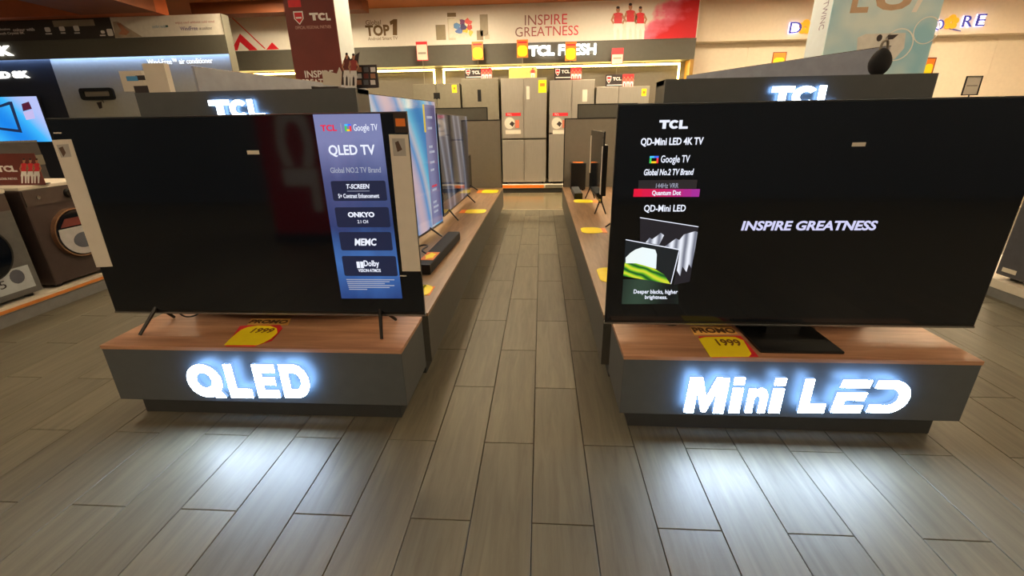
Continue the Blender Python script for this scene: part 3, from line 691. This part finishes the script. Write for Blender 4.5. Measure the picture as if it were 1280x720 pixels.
pricesign('orange and yellow price sign on a rod in front of the TCL FRESH letters', (706.5, 52.5, 720.5, 76), 1.95, 'y')
pricesign('red and white price sign on a rod above the rightmost refrigerator', (764.5, 60, 779, 81), 1.825, 'r')

# ------------------------------------------------------------------ the back wall's signs and lights
F = F92
wbn = thing('wall_banner', 'long white wall banner reading INSPIRE GREATNESS above the refrigerators', 'banner', (-1.8, 9.2, 2.64))
obj('board', BX(-6.4, 2.765, 9.19, 9.5, 2.633, 3.255), M_BANNER, wbn)
F = front(9.19)
text('Global', F, (457, 25, 476, 31), M_GOLDTXT, wbn); text('TOP', F, (457, 31, 487, 45), M_GOLDTXT, wbn, bold=.04)
polypx('lettering', F, [(487, 27), (492, 24), (496.5, 24), (496.5, 44), (491, 44), (491, 30), (488, 31.5)], .0005, .0015, M_GOLDTXT, wbn); text('Android Smart TV', F, (460, 46, 497, 50), M_GOLDTXT, wbn)
for r, c in (((545, 31, 557, 50), (150, 138, 112)), ((560, 22, 569, 50), (206, 200, 180)), ((600, 18, 610, 45), (160, 150, 128)), ((596, 38, 604, 50), (150, 138, 112)), ((559, 16, 570, 21), (130, 112, 78)), ((606, 43, 612, 49), (210, 200, 180))):
    slabpx('printed_appliance', F, r, 0, .002, mat('print_%d_%d_%d' % c, c, .5), wbn)
ptv = slabpx('printed_television', F, (561, 23, 593, 47), .001, .004, mat('print_pale_screen', (222, 220, 206), .5), wbn)
for i, (x, y, c) in enumerate(((571, 32, (90, 140, 200)), (578, 28, (120, 60, 120)), (585, 27, (230, 90, 90)), (587, 34, (200, 60, 60)), (582, 38, (240, 190, 60)), (574, 39, (90, 120, 190)), (579, 34, (70, 60, 120)), (588, 41, (245, 200, 90)))):
    u, v = F.pix(x, y); rr = random.Random(i)
    obj('colour_splash', prism(bmesh.new(), F, [(u+.07*math.cos(k*math.pi/4)*rr.uniform(.5, 1.2), v+.06*math.sin(k*math.pi/4)*rr.uniform(.5, 1.2)) for k in range(8)], .004, .005+i*.0003), mat('splash_%d' % i, c, .5), ptv)
def grad_text(body, px, c0, c1):
    o = text(body, F, px, None, wbn); 
    mt = bpy.data.materials.new('print_fade'); mt.use_nodes = True; nt = mt.node_tree
    tc = nt.nodes.new('ShaderNodeTexCoord'); sp = nt.nodes.new('ShaderNodeSeparateXYZ'); rp = nt.nodes.new('ShaderNodeValToRGB')
    nt.links.new(tc.outputs['Generated'], sp.inputs[0]); nt.links.new(sp.outputs[0], rp.inputs[0]); nt.links.new(rp.outputs[0], nt.nodes['Principled BSDF'].inputs['Base Color'])
    rp.color_ramp.elements[0].color = lin(c0); rp.color_ramp.elements[1].color = lin(c1); o.data.materials.append(mt)
grad_text('INSPIRE', (656, 18, 709, 31), (130, 104, 100), (226, 70, 90)); grad_text('GREATNESS', (644, 33, 723, 45), (130, 104, 100), (226, 60, 84))
for px in ((763, 8, 782, 49), (779, 4, 797, 49), (792, 8, 809, 49)): player(F, px, wbn, M_RED, t=.004)
def smoke():
    m = bpy.data.materials.new('red_smoke_print'); m.use_nodes = True; nt = m.node_tree; L = nt.links; b = nt.nodes['Principled BSDF']
    tc = nt.nodes.new('ShaderNodeTexCoord'); sp = nt.nodes.new('ShaderNodeSeparateXYZ'); L.new(tc.outputs['Generated'], sp.inputs[0])
    n = nt.nodes.new('ShaderNodeTexNoise'); n.inputs['Scale'].default_value = 3; n.inputs['Detail'].default_value = 5; L.new(tc.outputs['Generated'], n.inputs['Vector'])
    s1_ = nt.nodes.new('ShaderNodeMath'); s1_.operation = 'MULTIPLY_ADD'; s1_.inputs[1].default_value = .8; L.new(sp.outputs[0], s1_.inputs[0])
    s2 = nt.nodes.new('ShaderNodeMath'); s2.operation = 'MULTIPLY_ADD'; s2.inputs[1].default_value = -.55; L.new(sp.outputs[2], s2.inputs[0]); L.new(n.outputs[0], s2.inputs[2]); L.new(s2.outputs[0], s1_.inputs[2])
    r = nt.nodes.new('ShaderNodeValToRGB'); L.new(s1_.outputs[0], r.inputs[0]); e = r.color_ramp.elements
    e[0].position = .22; e[0].color = lin((226, 222, 214)); e[1].position = .75; e[1].color = lin((206, 30, 44))
    x = e.new(.42); x.color = lin((232, 120, 150)); L.new(r.outputs[0], b.inputs['Base Color']); return m
slabpx('red_smoke', F, (806, 0, 872, 48), 0, .002, smoke(), wbn)
for pts in ([(289, 63.5), (300, 42), (322, 62.5), (312, 63), (300, 52.5), (297, 63)], [(333, 62), (340, 53), (349, 61.5)]):
    polypx('red_chevron', F, pts, 0, .003, M_RED, wbn)
polypx('red_line', F, [(286, 19), (287.5, 19), (332, 60.5), (330.5, 61)], 0, .002, M_RED, wbn)
fs = thing('lit_sign', 'white glowing TCL FRESH letters on the grey band above the refrigerators', 'sign', (.7, 9.19, 2.3))
FB = front(9.199)
text('TCL', FB, (661, 57, 693, 70), M_SIGNF, fs, bold=.06, ext=.015, t0=.004, name='lit_lettering'); text('FRESH', FB, (698, 55, 745, 69), M_SIGNF, fs, bold=.03, ext=.015, t0=.004, name='lit_lettering')
def led(label, x0, x1, y0, y1, z0, z1): 
    t = thing('light_strip', label, 'light strip', ((x0+x1)/2, (y0+y1)/2, z0)); 
    obj('led_strip', BX(x0, x1, y0, y1, z0, z1), M_LEDW, t)
    vert = z1-z0 > x1-x0
    ch = BX(x0-.012, x1+.012, y1, y1+.012, z0, z1) if vert else BX(x0, x1, y1, y1+.012, z0-.012, z1+.012)
    obj('channel', ch, M_STEELD, t)
led('long warm light strip across the wall above the silver refrigerators', -1.93, 2.6, 9.46, 9.48, 2.235, 2.265)
led('warm light strip on the wall left of the double upright strips', -6.2, -2.09, 9.46, 9.48, 2.235, 2.265)
led('left one of the two upright light strips side by side', -2.12, -2.09, 9.46, 9.48, .16, 2.23)
led('right one of the two upright light strips side by side', -1.93, -1.90, 9.46, 9.48, .16, 2.23)
led('upright light strip at the right end of the refrigerator wall', 2.57, 2.60, 9.46, 9.48, .16, 2.23)

# sign on the cream wall
FW = front(9.4)
dsn = thing('wall_sign', 'halo lit blue letters and orange flowers on the cream wall', 'sign', (6, 9.38, 2.65))
MB = mat('letter_blue', (60, 66, 150), .4, emit=.15, ecol=(90, 90, 230))
MH = glow('letter_halo', (205, 196, 255), 6); MO = mat('flower_orange', (245, 176, 40), .5, emit=.3, ecol=(255, 170, 30))
for ch, px in (('D', (986, 28, 1001, 42)), ('O', (1166, 25, 1178, 38)), ('R', (1202, 20, 1214, 34)), ('E', (1219, 18, 1230, 33))):
    text(ch, FW, px, MH, dsn, t0=.01, ext=.004, bold=.035, name='halo_letter'); text(ch, FW, px, MB, dsn, t0=.02, ext=.01, name='letter')
for cx, cy in ((1006, 34), (1188, 28)):
    for k in range(5):
        u, v = FW.pix(cx, cy); t_ = k*2*math.pi/5+.3
        obj('petal', prism(bmesh.new(), FW, ell(u+.07*math.cos(t_), v+.07*math.sin(t_), .06, .05, 12), .01+.002*k, .02+.002*k), MO, dsn)
polypx('swash', FW, [(1186, 35), (1200, 38.5), (1200, 39.5), (1186, 36.5)], .01, .02, MB, dsn)

# ------------------------------------------------------------------ pillars
pm_ = thing('pillar', 'maroon wrapped shop pillar with a white TCL logo and crest', 'pillar', (-2.33, 5.2, 0))
obj('core', BX(-2.588, -2.074, 5.003, 5.39, 0, 3.26), mat('pillar_pale', (176, 184, 186), .6, var=.03), pm_)
wrp = obj('front_wrap', BX(-2.59, -2.073, 4.995, 5.003, 0.02, 3.26), M_MAROON, pm_)
PF = front(4.995)
slabpx('red_stripe', PF, (360, 0, 376, 9), 0, .001, M_RED, wrp)
shield(PF, (367.5, 14, 379.5, 31), wrp)
for ch, a, b in (('T', 387, 398), ('C', 397.5, 407), ('L', 407.5, 413)): lit(ch, PF, (a, 16, b, 25.5), M_PWHITE, wrp, 0, .001, name='lettering')
text('OFFICIAL REGIONAL PARTNER', PF, (369, 32, 414, 36), mat('print_dusty', (200, 160, 150), .5), wrp)
text('INSPIRE', PF, (381, 88, 417, 97), M_PWHITE, wrp, bold=.02); text('GREATNESS', PF, (376, 98.5, 424, 107.5), M_PWHITE, wrp, bold=.02)
YP = 4.3
pr = thing('pillar', 'pale blue wrapped shop pillar with big pale letters and bubbles', 'pillar', (2.75, 4.5, 0))
obj('core', BX(2.343, 3.18, YP+.008, YP+.30, 0, 3.26), mat('pillar_side_white', (196, 210, 222), .5, var=.03), pr)
def sky_print():
    m = bpy.data.materials.new('blue_bubble_print'); m.use_nodes = True; nt = m.node_tree; L = nt.links; b = nt.nodes['Principled BSDF']
    tc = nt.nodes.new('ShaderNodeTexCoord'); n = nt.nodes.new('ShaderNodeTexNoise'); n.inputs['Scale'].default_value = 2.4; n.inputs['Detail'].default_value = 2; L.new(tc.outputs['Object'], n.inputs['Vector'])
    r = nt.nodes.new('ShaderNodeValToRGB'); L.new(n.outputs[0], r.inputs[0]); e = r.color_ramp.elements
    e[0].position = .38; e[0].color = lin((150, 202, 224)); e[1].position = .64; e[1].color = lin((216, 232, 234)); L.new(r.outputs[0], b.inputs['Base Color']); b.inputs['Roughness'].default_value = .4; return m
wr2 = obj('front_wrap', BX(2.34, 3.183, YP, YP+.008, .02, 3.26), sky_print(), pr)
PR = front(YP)
MT_ = mat('print_tan', (196, 164, 134), .5)
for s, r in (('L', (1066, -20, 1088, 16)), ('U', (1096, -24, 1142, 13)), ('/', (1144, -22, 1160, 15))): text(s, PR, r, MT_ if s != '/' else M_PWHITE, wr2, bold=.03)
def ring(cx, cy, rp, mt, a=1, par=wr2):
    u, v = PR.pix(cx, cy); o_ = ell(u, v, rp, rp, 28); i_ = ell(u, v, rp*.93, rp*.93, 28); bm = bmesh.new(); Mx = PR.mat()
    V = [[bm.verts.new(Mx @ Vector((x, y, t))) for x, y in l] for l, t in ((o_, 0), (o_, .002), (i_, .002), (i_, 0))]
    for A, B in zip(V, V[1:]):
        for k in range(28): bm.faces.new((A[k], A[(k+1) % 28], B[(k+1) % 28], B[k]))
    obj('printed_bubble', bm, mt, par)
ring(1158, 38, .10, M_PWHITE); ring(1122, 56, .12, M_PWHITE)
wp = polypx('printed_washer_panel', PR, [(1072, 47), (1082, 42.5), (1132, 41), (1130, 60), (1118, 74), (1070, 74)], 0, .002, mat('print_offwhite', (216, 214, 210), .5), wr2)
u, v = PR.pix(1099, 47.5); obj('printed_dial', prism(bmesh.new(), PR, ell(u, v, .022, .026, 14), .002, .003), M_CARDD, wp)
polypx('printed_display', PR, [(1110, 44), (1123, 43), (1116, 49), (1109, 50)], .002, .003, M_CARDD, wp)
PS = faceL(2.343)
text('TWINC', PS, (1027, 2, 1033, 36), mat('print_violet_grey', (130, 120, 150), .5), pr, rot=-math.pi/2)

# ------------------------------------------------------------------ items around the towers' tops
st_ = thing('standee', 'cut-out of two footballers in red shirts on the left TCL panel', 'standee', (-.95, 2.08, 1.4))
SF = front(2.08)
obj('foot', BX(-1.0, -.88, 2.05, 2.12, 1.4005, 1.412), M_CARDD, st_)
obj('backing', prism(bmesh.new(), SF, [SF.pix(*p) for p in ((427, 106), (428, 80), (433, 66), (438, 74), (449, 65), (447, 90), (444, 107))], -.004, -.0005), M_CARDD, st_)
player(SF, (427, 66, 440, 108), st_, M_MAROON, t=.0015); player(SF, (435, 67, 449, 108), st_, mat('print_shirt', (160, 60, 54), .5), t=.0018)
pb = thing('photo_board', 'small dark board with rows of printed pictures behind the footballer cut-out', 'display card', (-.84, 2.11, 1.4))
SB = front(2.115)
slabpx('board', SB, (444, 81, 472, 110), -.006, 0, M_CARDD, pb)
for i in range(3):
    for j in range(3): slabpx('printed_picture', SB, (446+j*8.6, 84+i*8, 452+j*8.6, 90+i*8), 0, .001, (M_SKIN, mat('print_slate', (90, 96, 104), .5), M_PWHITE, M_MAROON)[(i*2+j) % 4], pb)
SW = front(2.06)
wc = thing('torn_card', 'white torn card leaning on top of the left TCL panel', 'card', (-1.05, 2.06, 1.4))
polypx('card', SW, [(404, 106), (403, 88), (413, 90), (421, 92), (424, 84), (427, 90), (426, 108)], -.003, 0, M_WHITE, wc)
bc = thing('box', 'white box lid standing at the left end of the left TCL panel', 'box', (-1.8, 2.1, 1.4))
BF = front(2.06)
r_ = BF.rect(182, 79, 209, 117)
slab('lid', BF, (r_[0], 1.4005, r_[2], r_[3]), -.03, 0, M_WHITE, bc)
dv = thing('projector_box', 'small white appliance box with a blue picture, beside the white box lid', 'box', (-1.9, 2.1, 1.4))
r_ = BF.rect(150, 88, 181, 120)
slab('box_body', BF, (r_[0], 1.4125, r_[2]-.012, r_[3]), -.1, -.01, M_WHITE, dv); slab('bracket', BF, (r_[0]+.08, 1.4005, r_[2]+.0, 1.412), -.1, -.02, M_DARK, dv)
slabpx('blue_picture', BF, (156, 95, 170, 101), -.01, -.008, mat('print_blue', (70, 150, 210), .4), dv); slabpx('dark_picture', BF, (168, 94, 179, 100), -.01, -.0085, M_CARDD, dv)
slabpx('dark_picture', BF, (166, 107, 186, 117), -.01, -.0085, M_CARDD, dv)
# black bag hanging at the right back television
bg = thing('bag', 'black round bag hanging at the end of the television back above the right TCL panel', 'bag', (1.45, 2.08, 1.41))
BG = front(2.07); u0, v0, u1, v1 = BG.rect(1091, 61, 1118, 93)
bm = bmesh.new(); bmesh.ops.create_uvsphere(bm, u_segments=20, v_segments=14, radius=1)
for v in bm.verts:
    v.co = Vector(((u0+u1)/2+v.co.x*(u1-u0)/2*(1 if v.co.z < 0 else 1-.25*v.co.z), 2.09+v.co.y*.035, max(1.406, 1.457+v.co.z*.052)))
obj('pouch', bm, mat('black_cloth', (28, 28, 32), .85), bg, smooth=True)
obj('strap', tube([((u0+u1)/2+a_, 2.09, z_) for a_, z_ in ((-.012, 1.495), (-.008, 1.528), (.01, 1.532), (.016, 1.495))], .005), M_STEELD, bg)

# ------------------------------------------------------------------ left back: air conditioner wall, lit display, banner
F79 = front(7.8)
bl = thing('wall_banner', 'dark printed banner with white captions and icons at the far upper left', 'banner', (-8, 7.8, 2.66))
obj('board', BX(-10.2, -6.965, 7.79, 7.9, 2.662, 2.955), mat('banner_dark', (58, 52, 50), .5, var=.25, scale=1.5), bl)
FG = front(7.79)
text('explosive', FG, (-8, 35, 13, 39), M_PWHITE, bl, bold=.02); text('colour with', FG, (16, 35, 43, 39), M_PWHITE, bl, bold=.02); text('through Crystal 8K', FG, (-8, 40, 31, 44), M_PWHITE, bl, bold=.02)
for r in ((56, 34, 63, 40), (74, 33, 81, 39), (92, 32, 99, 39), (126, 38, 131, 42), (134, 36, 141, 45)):
    obj('icon', prism(bmesh.new(), FG, rrect(*FG.rect(*r), .02), 0, .002), M_PWHITE, bl)
for r in ((57, 41.5, 65, 43), (76, 40.5, 82, 42), (93, 40.5, 100, 42), (125, 43.5, 132, 45)): slabpx('icon_caption', FG, r, 0, .002, M_PWHITE, bl)
slabpx('soft_picture', FG, (66, 25, 118, 33), 0, .001, mat('print_mist', (150, 142, 124), .5, var=.3, scale=2), bl)
b2 = thing('wall_banner', 'pale banner with a resting person picture above the air conditioner wall', 'banner', (-6, 7.8, 2.66))
struct(obj('trim_4', BX(-5.09, -5.084, 7.78, 7.96, 0, 2.955), M_BAND))  # dark end cap added so the lamp-lit banner side looks dark
obj('board', BX(-6.963, -5.09, 7.79, 7.9, 2.662, 2.955), mat('banner_pale', (226, 222, 212), .5, var=.05), b2)
polypx('printed_picture', FG, [(141, 27), (147, 27), (178, 46), (144, 47)], 0, .002, mat('print_beige', (176, 160, 140), .5, var=.2, scale=6), b2)
polypx('printed_figure', FG, [(146, 29), (151, 29), (156, 35), (162, 40), (158, 44), (148, 43), (152, 38)], .002, .004, M_SKIN, b2)
text('enjoy cool without cold wind', FG, (219, 26, 268, 30), mat('print_faint_red', (186, 130, 124), .5), b2); text('WindFree', FG, (225, 33, 247, 38), mat('print_mauve', (120, 110, 150), .5), b2, bold=.01); text('air conditioner', FG, (249, 33, 265, 37), mat('print_grey2', (140, 134, 134), .5), b2)
text('comfort mode', FG, (190, 31, 207, 35), mat('print_faint_blue', (130, 160, 180), .5), b2); slabpx('square_mark', FG, (207, 31.5, 210, 34), 0, .002, mat('print_teal', (40, 90, 90), .5), b2)
# cool light bar under the grey band
M_COOL = glow('cool_led', (160, 195, 255), 16)
cl = thing('light_strip', 'bluish light bar under the grey band over the air conditioner wall', 'light strip', (-6.7, 7.83, 2.36))
obj('led_strip', BX(-8.34, -5.1, 7.815, 7.87, 2.408, 2.42), M_COOL, cl)
cl2 = thing('light_strip', 'short bluish light bar above the blue screen at the far left', 'light strip', (-9.2, 7.83, 2.36))
obj('led_strip', BX(-10.1, -8.37, 7.815, 7.87, 2.408, 2.42), M_COOL, cl2)
FA = front(7.9)
wf = thing('wall_sign', 'white Wind-Free air conditioner lettering on the grey wall', 'sign', (-6, 7.89, 2.3))
text('Wind-Free™ air conditioner', FA, (184, 73, 266, 80), glow('sign_soft_white', (240, 245, 255), 1.2), wf, ext=.004, bold=.01)
ac = thing('wall_frame', 'black rounded frame with pale centre mounted on the grey wall', 'frame', (-7.7, 7.88, 1.75))
u0, v0, u1, v1 = FA.rect(102, 110, 144, 125)
fr = bmesh.new(); Mx = FA.mat(); o_ = rrect(u0, v0, u1, v1, .05); i_ = rrect(u0+.07, v0+.055, u1-.07, v1-.05, .02); n_ = len(o_)
V = [[fr.verts.new(Mx @ Vector((x, y, t))) for x, y in l] for l, t in ((o_, .001), (o_, .04), (i_, .04), (i_, .001))]
for A, B in zip(V, V[1:]):
    for k in range(n_): fr.faces.new((A[k], A[(k+1) % n_], B[(k+1) % n_], B[k]))
obj('frame', fr, M_BLACK, ac); slab('centre', FA, (u0+.07, v0+.055, u1-.07, v1-.05), .001, .01, mat('frame_centre', (140, 132, 120), .5), ac)
hk = thing('wall_tag', 'small dark tag hanging on the grey wall under the black frame', 'tag', (-7.5, 7.88, 1.6))
obj('tag_plate', prism(bmesh.new(), FA, [FA.pix(*p) for p in ((121, 128), (127, 127), (128, 135), (125, 136))], .001, .01), M_CARDD, hk)
obj('string', tube([Vector((-7.62, 7.885, 1.74)), Vector((-7.6, 7.88, 1.70))], .006), M_CARDD, hk)
FB2 = front(7.9)
qs = thing('lit_sign', 'white glowing QLED 8K letters on the dark wall at the far left', 'sign', (-9.2, 7.89, 2.1))
text('QLED 8K', FB2, (-26, 89.5, 37, 99.5), M_SIGNF, qs, bold=.04, ext=.01, t0=.003, name='lit_lettering')
q2_ = thing('lit_sign', 'white glowing letter ends on the grey band at the far left edge', 'sign', (-9.5, 7.79, 2.5))
text('8K', front(7.78), (-14, 57.5, 16, 70), M_SIGNF, q2_, bold=.05, ext=.01, t0=.003, name='lit_lettering')
bt = thing('wall_television', 'bright blue lit television on the dark wall at the far left', 'television', (-9.3, 7.88, 1.1))
obj('panel', prism(bmesh.new(), FB2, [(-10.28, 1.05), (-8.76, 1.05), (-8.76, 1.84), (-10.28, 1.84)], .001, .05), M_BLACK, bt)
sc = obj('screen', prism(bmesh.new(), FB2, [(-10.26, 1.075), (-8.78, 1.075), (-8.78, 1.825), (-10.26, 1.825)], .05, .054), ramp_screen('screen_blue', [(0, (20, 130, 230)), (.5, (60, 180, 245)), (1, (180, 190, 240))], .22, 1.0, 5, (0, .9, 0)), bt)
FS = front(7.9-.0545)
obj('screen_picture', prism(bmesh.new(), FS, [FS.pix(*p) for p in ((-2, 132), (11, 127), (15, 127), (28, 166), (-2, 162), (-2, 159), (23, 162), (12, 131), (-2, 135))], 0, .002), glow('screen_navy_frame', (30, 50, 90), .7), sc)
obj('screen_picture', prism(bmesh.new(), FS, [FS.pix(*p) for p in ((27, 130), (36, 127), (40, 136), (29, 139))], 0, .002), glow('screen_maroon', (96, 30, 60), .7), sc)
obj('screen_picture', prism(bmesh.new(), FS, [FS.pix(*p) for p in ((29, 140), (41, 137), (44, 148), (33, 150))], 0, .002), glow('screen_lavender', (200, 190, 240), .9), sc)

# ------------------------------------------------------------------ washing machines on the left
lp = thing('appliance_platform', 'low grey platform with a white deck under the washing machines', 'platform', (-4, 3, 0))
obj('base', BX(-4.42, -3.64, 1.9, 3.75, 0, .085), mat('platform_grey', (120, 120, 120), .5), lp)
obj('deck', BX(-4.42, -3.635, 1.9, 3.75, .086, .13), M_WHITE, lp); obj('edge_strip', BX(-3.635, -3.63, 1.9, 3.75, .09, .112), mat('edge_orange', (206, 130, 60), .5), lp)
dvd = thing('divider', 'low dark divider panel with a metal top edge behind the washing machines', 'divider panel', (-4.36, 3, .13))
obj('panel', BX(-4.4, -4.34, 1.9, 3.75, .131, 1.165), mat('divider_dark', (64, 60, 60), .5), dvd); obj('top_edge', BX(-4.405, -4.335, 1.9, 3.75, 1.165, 1.18), M_CHROME, dvd)
obj('mid_rail', BX(-4.34, -4.333, 1.9, 3.75, .98, 1.06), M_STEELD, dvd)
def washer(label, y0, y1, body, ringm, sticker):
    x1 = -3.66; x0 = -4.28; zb, zt = .131, .885; yc = (y0+y1)/2
    t = thing('washing_machine', label, 'washing machine', (-3.97, yc, .13))
    for fx in (x0+.06, x1-.06):
        for fy in (y0+.06, y1-.06): obj('foot', cyl(bmesh.new(), (fx, fy, zb), (fx, fy, zb+.03), .025), M_BLACK, t)
    obj('body', BX(x0, x1, y0, y1, zb+.025, zt-.025, bev=.012), body, t)
    obj('lid', BX(x0-.005, x1+.006, y0-.003, y1+.003, zt-.026, zt, bev=.008), M_WHITE, t)
    cp = obj('control_panel', BX(x1, x1+.008, y0+.01, y1-.01, zt-.14, zt-.03), mat('control_brown', (78, 66, 62), .35), t)
    obj('dial', cyl(bmesh.new(), (x1+.008, yc+.03, zt-.085), (x1+.035, yc+.03, zt-.085), .035, .03), M_BLACK, cp)
    obj('button', cyl(bmesh.new(), (x1+.008, y0+.1, zt-.085), (x1+.014, y0+.1, zt-.085), .012), M_CHROME, cp)
    zc = .50; M_R = .192
    d = obj('door', cyl(bmesh.new(), (x1, yc, zc), (x1+.03, yc, zc), M_R, M_R-.004, 40), ringm, t)
    rg = bmesh.new(); bmesh.ops.create_cone(rg, segments=40, radius1=.2, radius2=.2, depth=.001)
    rg.free()
    obj('door_glass', cyl(bmesh.new(), (x1+.03, yc, zc), (x1+.036, yc, zc), .178, .172, 36), M_SCREEN, d)
    PX = faceR(x1+.0365)
    if sticker == 'photo':
        obj('door_sticker', prism(bmesh.new(), PX, [(yc+.168*math.cos(a), zc+.168*math.sin(a)) for a in [math.pi*(1.02+.96*k/16) for k in range(17)]]+[(yc+.16, zc+.05), (yc-.16, zc+.05)], 0, .001), mat('sticker_silver', (176, 174, 176), .5), d)
        obj('sticker_drum', prism(bmesh.new(), PX, ell(yc, zc-.06, .08, .06, 18), .001, .002), mat('sticker_slate', (84, 88, 100), .5), d)
        obj('sticker_red', prism(bmesh.new(), PX, [(yc-.14, zc+.06), (yc+.14, zc+.06), (yc+.09, zc+.12), (yc-.09, zc+.12)], 0, .001), M_MAROON, d)
    else:
        PY = faceR(x1); s = slab('energy_sticker', PY, (yc-.05, .2, y1-.04, .36), 0.0005, .002, mat('sticker_pale', (176, 184, 190), .5), t)
        text('95', PY, (yc+.0, .245, yc+.09, .30), M_CARDD, s, px=False, t0=.002)
        obj('sticker_drop', prism(bmesh.new(), PY, ell(yc+.17, .30, .045, .05, 14), .002, .003), mat('sticker_slate', (84, 88, 100), .5), s)
MBR = mat('washer_dark_brown', (72, 60, 58), .35, .2); MGR = mat('washer_grey', (104, 104, 104), .35, .3)
washer('dark brown front-loading washing machine with a copper ringed door sticker', 2.925, 3.50, MBR, mat('copper_ring', (190, 150, 120), .25, .8), 'photo')
washer('grey front-loading washing machine with a pale 95 sticker, cut by the left edge', 2.24, 2.838, MGR, mat('black_ring', (30, 30, 32), .3), 'num')
tc_ = thing('display_card', 'maroon TCL card with footballers standing on the grey washing machine', 'display card', (-3.95, 2.9, .885))
FC = Plane((-3.95, 3.1, .886), (math.cos(.45), math.sin(.45)*1, 0), (0, 0, 1))
FC = front(3.05)
u0, v0, u1, v1 = FC.rect(-20, 192, 50, 232)
slab('card', FC, (u0, .8865, u1, v1), -.004, 0, M_MAROON, tc_); slab('foot', FC, (u0+.05, .8865, u1-.05, .893), -.08, -.004, M_CARDD, tc_)
text('TCL', FC, (-4, 207, 21, 215), M_PWHITE, tc_, bold=.05, t0=.0005); text('OFFICIAL REGIONAL PARTNER', FC, (-16, 222, 22, 225), M_PWHITE, tc_)
for i in range(3): player(FC, (24+i*8, 198, 36+i*8, 229), tc_, M_RED, t=.001)

# ------------------------------------------------------------------ right side: platform with dark appliance, sign holders
rp = thing('appliance_platform', 'low grey platform with a white deck at the right edge', 'platform', (3.7, 3, 0))
obj('base', BX(3.3, 4.1, 2.2, 3.9, 0, .07), mat('platform_grey', (120, 120, 120), .5), rp); obj('deck', BX(3.295, 4.1, 2.2, 3.9, .071, .13), M_WHITE, rp)
wq = thing('washing_machine', 'dark grey appliance on the white deck at the right edge', 'washing machine', (3.65, 3.0, .13))
MW = mat('washer_slate', (86, 86, 94), .35, .3)
for fx in (3.4, 3.88):
    for fy in (2.7, 3.22): obj('foot', cyl(bmesh.new(), (fx, fy, .131), (fx, fy, .16), .025), M_BLACK, wq)
obj('body', BX(3.33, 3.94, 2.62, 3.3, .158, .95, bev=.012), MW, wq)
obj('lid', BX(3.32, 3.945, 2.615, 3.305, .95, .975, bev=.006), M_STEELD, wq)
obj('door', cyl(bmesh.new(), (3.33, 2.96, .56), (3.30, 2.96, .56), .21, .2, 36), M_BLACK, wq)
obj('control_panel', BX(3.322, 3.33, 2.64, 3.28, .82, .93), M_BLACK, wq)
slab('energy_sticker', faceL(3.33), (-3.26, .19, -3.16, .22), 0, .002, M_WHITE, wq)
sh = thing('sign_holder', 'slim black framed sign on a rod against the cream wall at the right', 'sign', (3.45, 3.2, .975))
YH = 4.1
SH = front(YH); u0, v0, u1, v1 = SH.rect(1205, 95, 1225, 119); uc = (u0+u1)/2
fr = bmesh.new(); e_ = .006
for q in ((u0, u0+e_, v0, v1), (u1-e_, u1, v0, v1), (u0, u1, v0, v0+e_), (u0, u1, v1-e_, v1)): box(fr, q[0], q[1], YH-.005, YH+.005, q[2], q[3])
sh.location = (uc, YH, 0)
obj('frame', fr, M_BLACK, sh); slab('sheet', SH, (u0+e_, v0+e_, u1-e_, v1-e_), -.003, 0, M_WHITE, sh)
slab('print_line', SH, (u0+.02, (v0+v1)/2-.004, u1-.02, (v0+v1)/2+.004), 0, .001, mat('print_grey', (150, 140, 130), .6), sh)
obj('rod', cyl(bmesh.new(), (uc, YH, .005), (uc, YH, v0+.004), .005, seg=8), M_BLACK, sh); obj('foot', BX(uc-.05, uc+.05, YH-.04, YH+.04, 0, .01), M_BLACK, sh)
# yellow signs on stands seen beside the pale blue pillar
def floorsign(label, px, Y):
    F_ = front(Y); u0, v0, u1, v1 = F_.rect(*px); uc = (u0+u1)/2
    t = thing('price_sign', label, 'price sign', (uc, Y, 0)); h = v1-v0
    slab('frame', F_, (u0, v0, u1, v1), -.008, 0, mat('frame_brown', (120, 50, 30), .5), t); slab('orange_sheet', F_, (u0+.012, v0+.01, u1-.012, v1-.012), 0, .002, M_ORG, t)
    obj('yellow_bubble', prism(bmesh.new(), F_, rrect(u0+.02, v0+.012, u1-.02, v0+h*.66, min(.05, (u1-u0)*.25)), .002, .004), M_YEL, t)
    obj('rod', cyl(bmesh.new(), (uc, Y+.004, .01), (uc, Y+.004, v0+.02), .01, seg=8), M_STEELD, t); obj('foot', cyl(bmesh.new(), (uc, Y, 0), (uc, Y, .015), .14), M_STEELD, t)
floorsign('orange and yellow price sign on a stand left of the pale blue pillar', (965, 65, 982, 86), 8.0)
floorsign('orange and yellow price sign on a stand right of the pale blue pillar', (1154, 72, 1168, 95), 6.0)

# red pillar behind the viewer, seen mirrored in the dark left screen
rpz = thing('pillar', 'red pillar with pale lettering standing behind the viewer, mirrored in the dark QLED screen', 'pillar', (-2.65, -1.6, 0))
obj('shaft', BX(-3.05, -2.25, -1.9, -1.3, .1, 3.26), mat('pillar_red', (176, 26, 34), .5), rpz); obj('skirting', BX(-3.07, -2.23, -1.92, -1.28, 0, .1), M_PLINTH, rpz)
text('TCL', Plane((0, -1.3, 0), (-1, 0, 0), (0, 0, 1)), (2.45, .35, 2.85, 2.1), M_PWHITE, rpz, px=False, bold=.05, rot=-math.pi/2)
